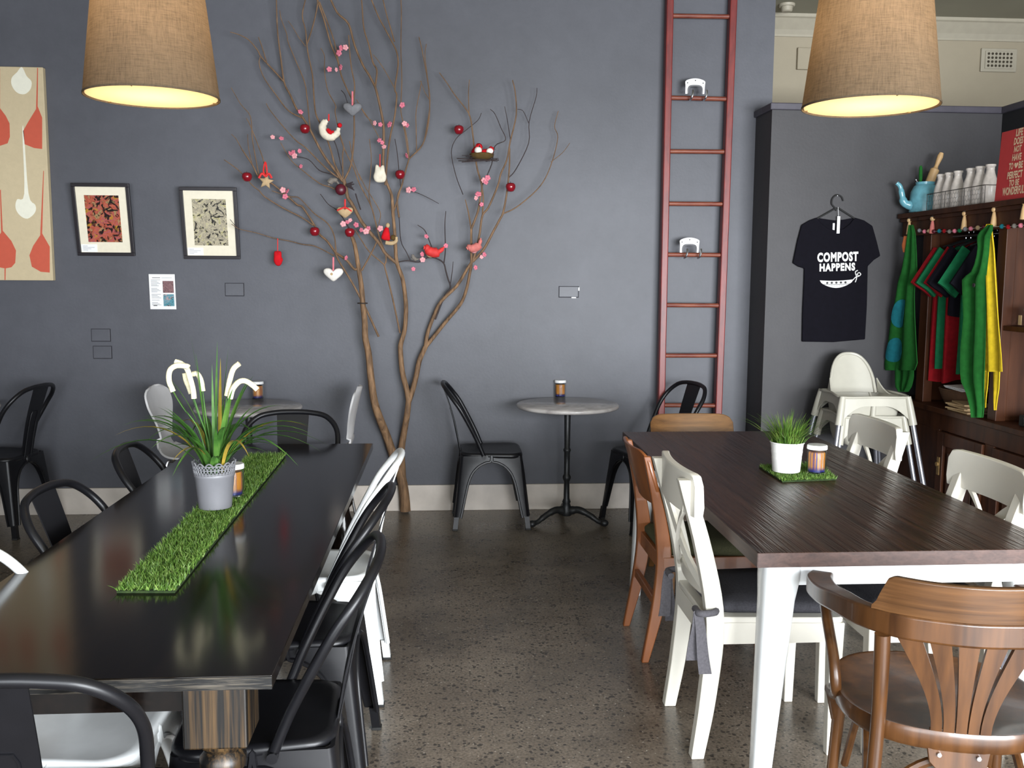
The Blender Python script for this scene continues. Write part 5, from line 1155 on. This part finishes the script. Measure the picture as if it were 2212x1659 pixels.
def hung_shirt(label, Y, xc, mat, length, half=.165, sl=.250, zt=1.71, ph=0., drop=.30):
    t = thing('childs_shirt', label, 'shirt', (xc, Y, zt), 0, 'small shirts on the dresser rail')
    def body(u, v):
        s = 2*v-1; w = half*(1+.05*u); z = -length*u-.095*abs(s)**1.2*(1-u)-.012*math.sin(7*v+ph)*u
        return (s*w, .013*math.sin(v*9+ph+u*2)*(.3+u), z)
    MB().surf(body, 16, 16, .018).build('body', mat, t, ang=80)
    for sx in (-1, 1):
        def slv(u, v):
            a = Vector((sx*half*.74, 0, -.085)); d = Vector((sx*(sl-half*.74), 0, -drop*.66)); p = a+d*u; n = Vector((sx*.80, 0, .6)).normalized(); w = .070*(1-.05*u)
            return p+n*(-(v-.5)*2*w)*(1 if u > .05 else 1)+Vector((0, .010*math.sin(v*6+ph), 0))
        MB().surf(slv, 8, 8, .022).build('sleeve', mat, t, ang=80)
    MB().tube(catmull([(0, 0, .055), (.012, 0, .05), (.014, 0, .036), (0, 0, .026), (0, 0, .0)], 4), .002, 6).build('hanger_hook', 'steel', t)
    MB().tube([(-half*.8, 0, -.040), (0, 0, .004), (half*.8, 0, -.040)], .005, 6).build('hanger_bar', 'black_rubber', t)
hung_shirt('red child size shirt at the corner end of the dresser rail', 5.315, 2.955, 'cloth_red', .80, ph=.5)
hung_shirt('green child size shirt behind the navy one on the dresser rail', 5.265, 2.955, 'cloth_teal_green', .72, ph=1.5)
hung_shirt('second red child size shirt on the dresser rail', 5.20, 2.965, 'cloth_red', .80, ph=2.5)
hung_shirt('navy child size shirt between red and green shirts', 5.135, 2.955, 'navy_cloth', .42, ph=.2)
hung_shirt('large green child size shirt in the middle of the dresser rail', 5.05, 2.965, 'cloth_teal_green', .74, ph=3.1)
hung_shirt('dark navy shirt behind the green apron', 4.93, 2.965, 'navy_cloth', .80, ph=4)
# counter things
bz = ZK+.001; p = atX(2045, 852, X0+.17); t = thing('wicker_basket', 'round brown wicker basket on the dresser counter', 'basket', (X0+.19, 5.17, bz))
n = 9; prof = [(.10, 0), (.115, .008), (.135, .04), (.150, .08), (.155, .10), (.147, .10), (.130, .05), (.10, .012), (0, .012)]
MB().lathe([(0, 0)]+prof, 30).build('bowl', 'wicker', t, ang=50)
for i in range(8): MB().tube([((.116+.005*i)*math.cos(a), (.116+.005*i)*math.sin(a), .012+.0118*i) for a in [2*PI*k/30 for k in range(30)]], .0052, 6, closed=True).build('weave_row', 'wicker', t)
for i in range(3):
    o = MB().box((0, 0, 0), (.21, .15, .002)).build('paper_sheet', 'paper_white', smooth=False); tag(o, ['white paper sheet, lowest of those lying across the wicker basket', 'white paper sheet, middle of those lying across the wicker basket', 'white paper sheet, uppermost of those lying across the wicker basket'][i], 'paper'); o.location = (X0+.15, 5.08+.01*i, bz+.106+.005*i); o.rotation_euler = (.06, 0, .1+.1*i)
for i in range(6):
    o = MB().box((0, 0, 0), (.15, .20, .007)).build('booklet', 'booklet', smooth=False)
    tag(o, ['tan booklet at the bottom of the pile in front of the basket', 'tan booklet second up the pile in front of the basket', 'tan booklet third up the pile in front of the basket', 'tan booklet third from the top of the pile before the basket', 'tan booklet second from the top of the pile before the basket', 'tan booklet on top of the pile in front of the basket'][i], 'booklet'); o.location = (X0+.075+.008*(i % 3), 4.935+.012*((i*5) % 3), bz+.004+.0078*i); o.rotation_euler = (0, 0, .22*math.sin(i*2.1))
t = thing('preserve_jar', 'small glass jar with mint cloth lid on the dresser shelf', 'jar', (X0+.10, 4.475, 1.262))
MB().lathe([(0, .001), (.038, .001), (.04, .005), (.04, .06), (.033, .072), (.033, .078), (.031, .078), (.031, .071), (.037, .058), (.037, .006), (0, .004)], 20).build('glass', 'clear_glass', t, ang=50)
MB().lathe([(.034, .076), (.042, .074), (.044, .082), (.036, .094), (0, .098)], 20).build('cloth_lid', 'lid_mint', t); MB().box((-.048, .03, .03), (.002, .028, .048)).build('hang_tag', 'booklet', t, bevel=.004)
t = thing('card_reader', 'black box with a metal rim on the dresser counter', 'box', (X0+.14, 4.36, bz))
MB().bb(-.09, .09, -.10, .10, 0, .055).build('body', 'black_rubber', t, smooth=False, bevel=.006); MB().tube([(-.092, y, z) for y, z in ((-.05, .012), (.05, .012), (.05, .045), (-.05, .045))], .003, 6, closed=True).build('rim', 'steel', t)
# ================================================================== TABLE PLANTS AND TURF
A, B_, C_, D_ = atZ(252, 1281, .751), atZ(378, 1281, .751), atZ(616, 986, .751), atZ(538, 986, .751)
turf('grass_runner', 'long strip of artificial grass laid along the black table', [(A.x, A.y), (B_.x, B_.y), (C_.x, C_.y), (D_.x, D_.y)], .7505, 15000, .012, .026, 'table runner')
Q = [atZ(*q, .751) for q in ((1640, 1010), (1690, 1042), (1806, 1037), (1765, 1003))]
turf('grass_mat', 'small mat of artificial grass under the white pot', [(q.x, q.y) for q in Q], .7505, 5500, .010, .020, 'table mat')
t = thing('potted_plant', 'grey lace-edged pot of long arching leaves with cream tassels', 'plant', (-.727, 2.995, .770)); oP = t.location.copy()
n = 56
def pr_(z): return .050+.0145*z/.145
m = MB().lathe([(0, 0), (pr_(0), 0), (pr_(.03), .03), (pr_(.098), .098), (pr_(.099)+.002, .101), (pr_(.1)+.002, .106), (pr_(.108), .110), (pr_(.108)-.004, .110), (pr_(.03)-.004, .012), (0, .012)], n); m.build('pot', 'pot_grey', t, ang=50)
lace = MB()     # open lace collar: rings, struts and scallops
for z in (.113, .126, .1385): lace.tube([(pr_(z)*math.cos(2*PI*k/n), pr_(z)*math.sin(2*PI*k/n), z) for k in range(n)], .0018, 6, closed=True)
for k in range(36):
    a = 2*PI*k/36; b = a+2*PI/72; c = a+2*PI/36
    pp = lambda an, z: (pr_(z)*math.cos(an), pr_(z)*math.sin(an), z)
    lace.tube([pp(a, .110), pp(b, .126), pp(c, .1385)], .0017, 5); lace.tube([pp(c, .110), pp(b, .126), pp(a, .1385)], .0017, 5)
for k in range(14):
    a = 2*PI*k/14; lace.tube([pp(a+2*PI/14*(.08+.84*q/8), .1385+.009*math.sin(PI*q/8)) for q in range(9)], .0026, 6)
lace.build('lace_rim', 'pot_grey', t, ang=60)
MB().lathe([(0, .10), (.055, .10), (.055, .108), (0, .112)], 24).build('soil', 'turf_base', t)
def leaf_mesh(L, lean, w, mat, curl=1.0):
    m = MB(); ns = 12; P = []
    for i in range(ns+1):
        s = i/ns; P.append(Vector((L*lean*(s**1.35), 0, L*(s*(1.12-.25*lean)-curl*lean*.95*s**2.4))))
    ls = []; 
    for i, p in enumerate(P):
        s = i/ns; ww = w*(.55+.9*s*(1-s)*1.6)*(1-s**4*.98); ls.append((p+Vector((0, -ww, .25*ww)), p+Vector((0, 0, -.2*ww)), p+Vector((0, ww, .25*ww))))
    for i in range(ns):
        a, b = ls[i], ls[i+1]; m.add([a[0], a[1], a[2], b[0], b[1], b[2]], [(0, 1, 4, 3), (1, 2, 5, 4)])
    o = m.build('leaf', mat, None, ang=80); return o.data, o
rl = random.Random(21); protos = []
for L, lean, w, mt, cu in ((.40, .10, .0050, 'leaf_green', .5), (.36, .34, .0078, 'leaf_green', .7), (.36, .60, .0078, 'leaf_green', .80), (.38, .78, .0078, 'leaf_green', .78), (.40, .90, .0078, 'leaf_green', .86), (.28, .5, .0078, 'leaf_green', .6), (.37, .06, .0080, 'leaf_yellow', .4), (.38, .82, .0072, 'leaf_yellow', .80), (.24, .75, .0078, 'leaf_green', .85)):
    me, o = leaf_mesh(L, lean, w, mt, cu); bpy.data.objects.remove(o); protos.append(me)
for i in range(64):
    me = protos[(6 if i == 0 else rl.choice((0, 1, 1, 2, 2, 3, 3, 4, 4, 5, 5, 8, 7, 7) if i % 4 else (1, 2, 3, 4, 5, 5, 8)))]
    o = bpy.data.objects.new('leaf', me); COL.objects.link(o); o.parent = t; a = rl.uniform(0, 2*PI); r = rl.uniform(0, .036)
    o.location = (r*math.cos(a), r*math.sin(a), .108); o.rotation_euler = (0, 0, a+rl.uniform(-.5, .5)); s = rl.uniform(.72, 1.08); o.scale = (s, 1, s)
def fl(pts, w, dy, nm='tassel', mat='cream_fuzz'):
    P = [atY(x, y, 2.995+dy)-oP for x, y in pts]; MB().tube(catmull(P, 5), w, 8).build(nm, mat, t, ang=80)
for pts, dy in (([(374, 846), (365, 822), (367, 800), (381, 790), (402, 791), (408, 794)], -.03), ([(378, 781), (392, 786), (404, 797), (412, 822), (417, 842), (419, 861)], -.01), ([(399, 806), (402, 822), (408, 836), (413, 850)], .03), ([(416, 808), (426, 808), (434, 822), (438, 845)], .03), ([(517, 785), (504, 797), (497, 818), (493, 838), (490, 855)], -.02), ([(497, 861), (503, 840), (516, 825), (530, 823), (545, 832), (556, 842)], -.035)):
    fl(pts, .0085, dy)
for pts, dy in (([(419, 860), (432, 900), (448, 950), (457, 1025)], -.005), ([(374, 846), (395, 880), (430, 930), (455, 1025)], -.02), ([(438, 845), (445, 900), (455, 960), (460, 1025)], .01), ([(490, 855), (484, 900), (474, 960), (466, 1025)], -.01), ([(413, 850), (430, 900), (452, 960), (460, 1025)], .012)):
    fl(pts, .0022, dy, 'flower_stem', 'leaf_green')
p = atZ(1702, 1020, .766); t = thing('potted_grass', 'white pot of short green grass on the oak table', 'plant', (p.x, p.y+.02, .766))
MB().lathe([(0, .001), (.050, .001), (.0515, .004), (.055, .050), (.0555, .053), (.0548, .056), (.0575, .075), (.058, .078), (.0572, .081), (.0605, .108), (.0635, .110), (.0635, .114), (.060, .114), (.057, .10), (0, .10)], 40).build('pot', 'pot_white', t, ang=40)
rg_ = random.Random(8); m = MB()
for i in range(380):
    a = rg_.uniform(0, 2*PI); r = .052*math.sqrt(rg_.random()); b = Vector((r*math.cos(a), r*math.sin(a), .098)); out = Vector((math.cos(a+rg_.uniform(-.7, .7)), math.sin(a+rg_.uniform(-.7, .7)), 0)); L = rg_.uniform(.07, .150); ln = (r/.052)*rg_.uniform(.45, 1.25); w = rg_.uniform(.0018, .0030)
    sd = Vector((-out.y, out.x, 0))*w; v = []
    for k in range(4):
        s = k/3; c = b+out*L*ln*s**1.5+Vector((0, 0, L*(s-.35*ln*s*s))); v += [c-sd*(1-s*.95), c+sd*(1-s*.95)]
    m.add(v, [(0, 1, 3, 2), (2, 3, 5, 4), (4, 5, 7, 6)])
o = m.build('grass_tuft', 'grass_green', t, smooth=False); o['kind'] = 'stuff'
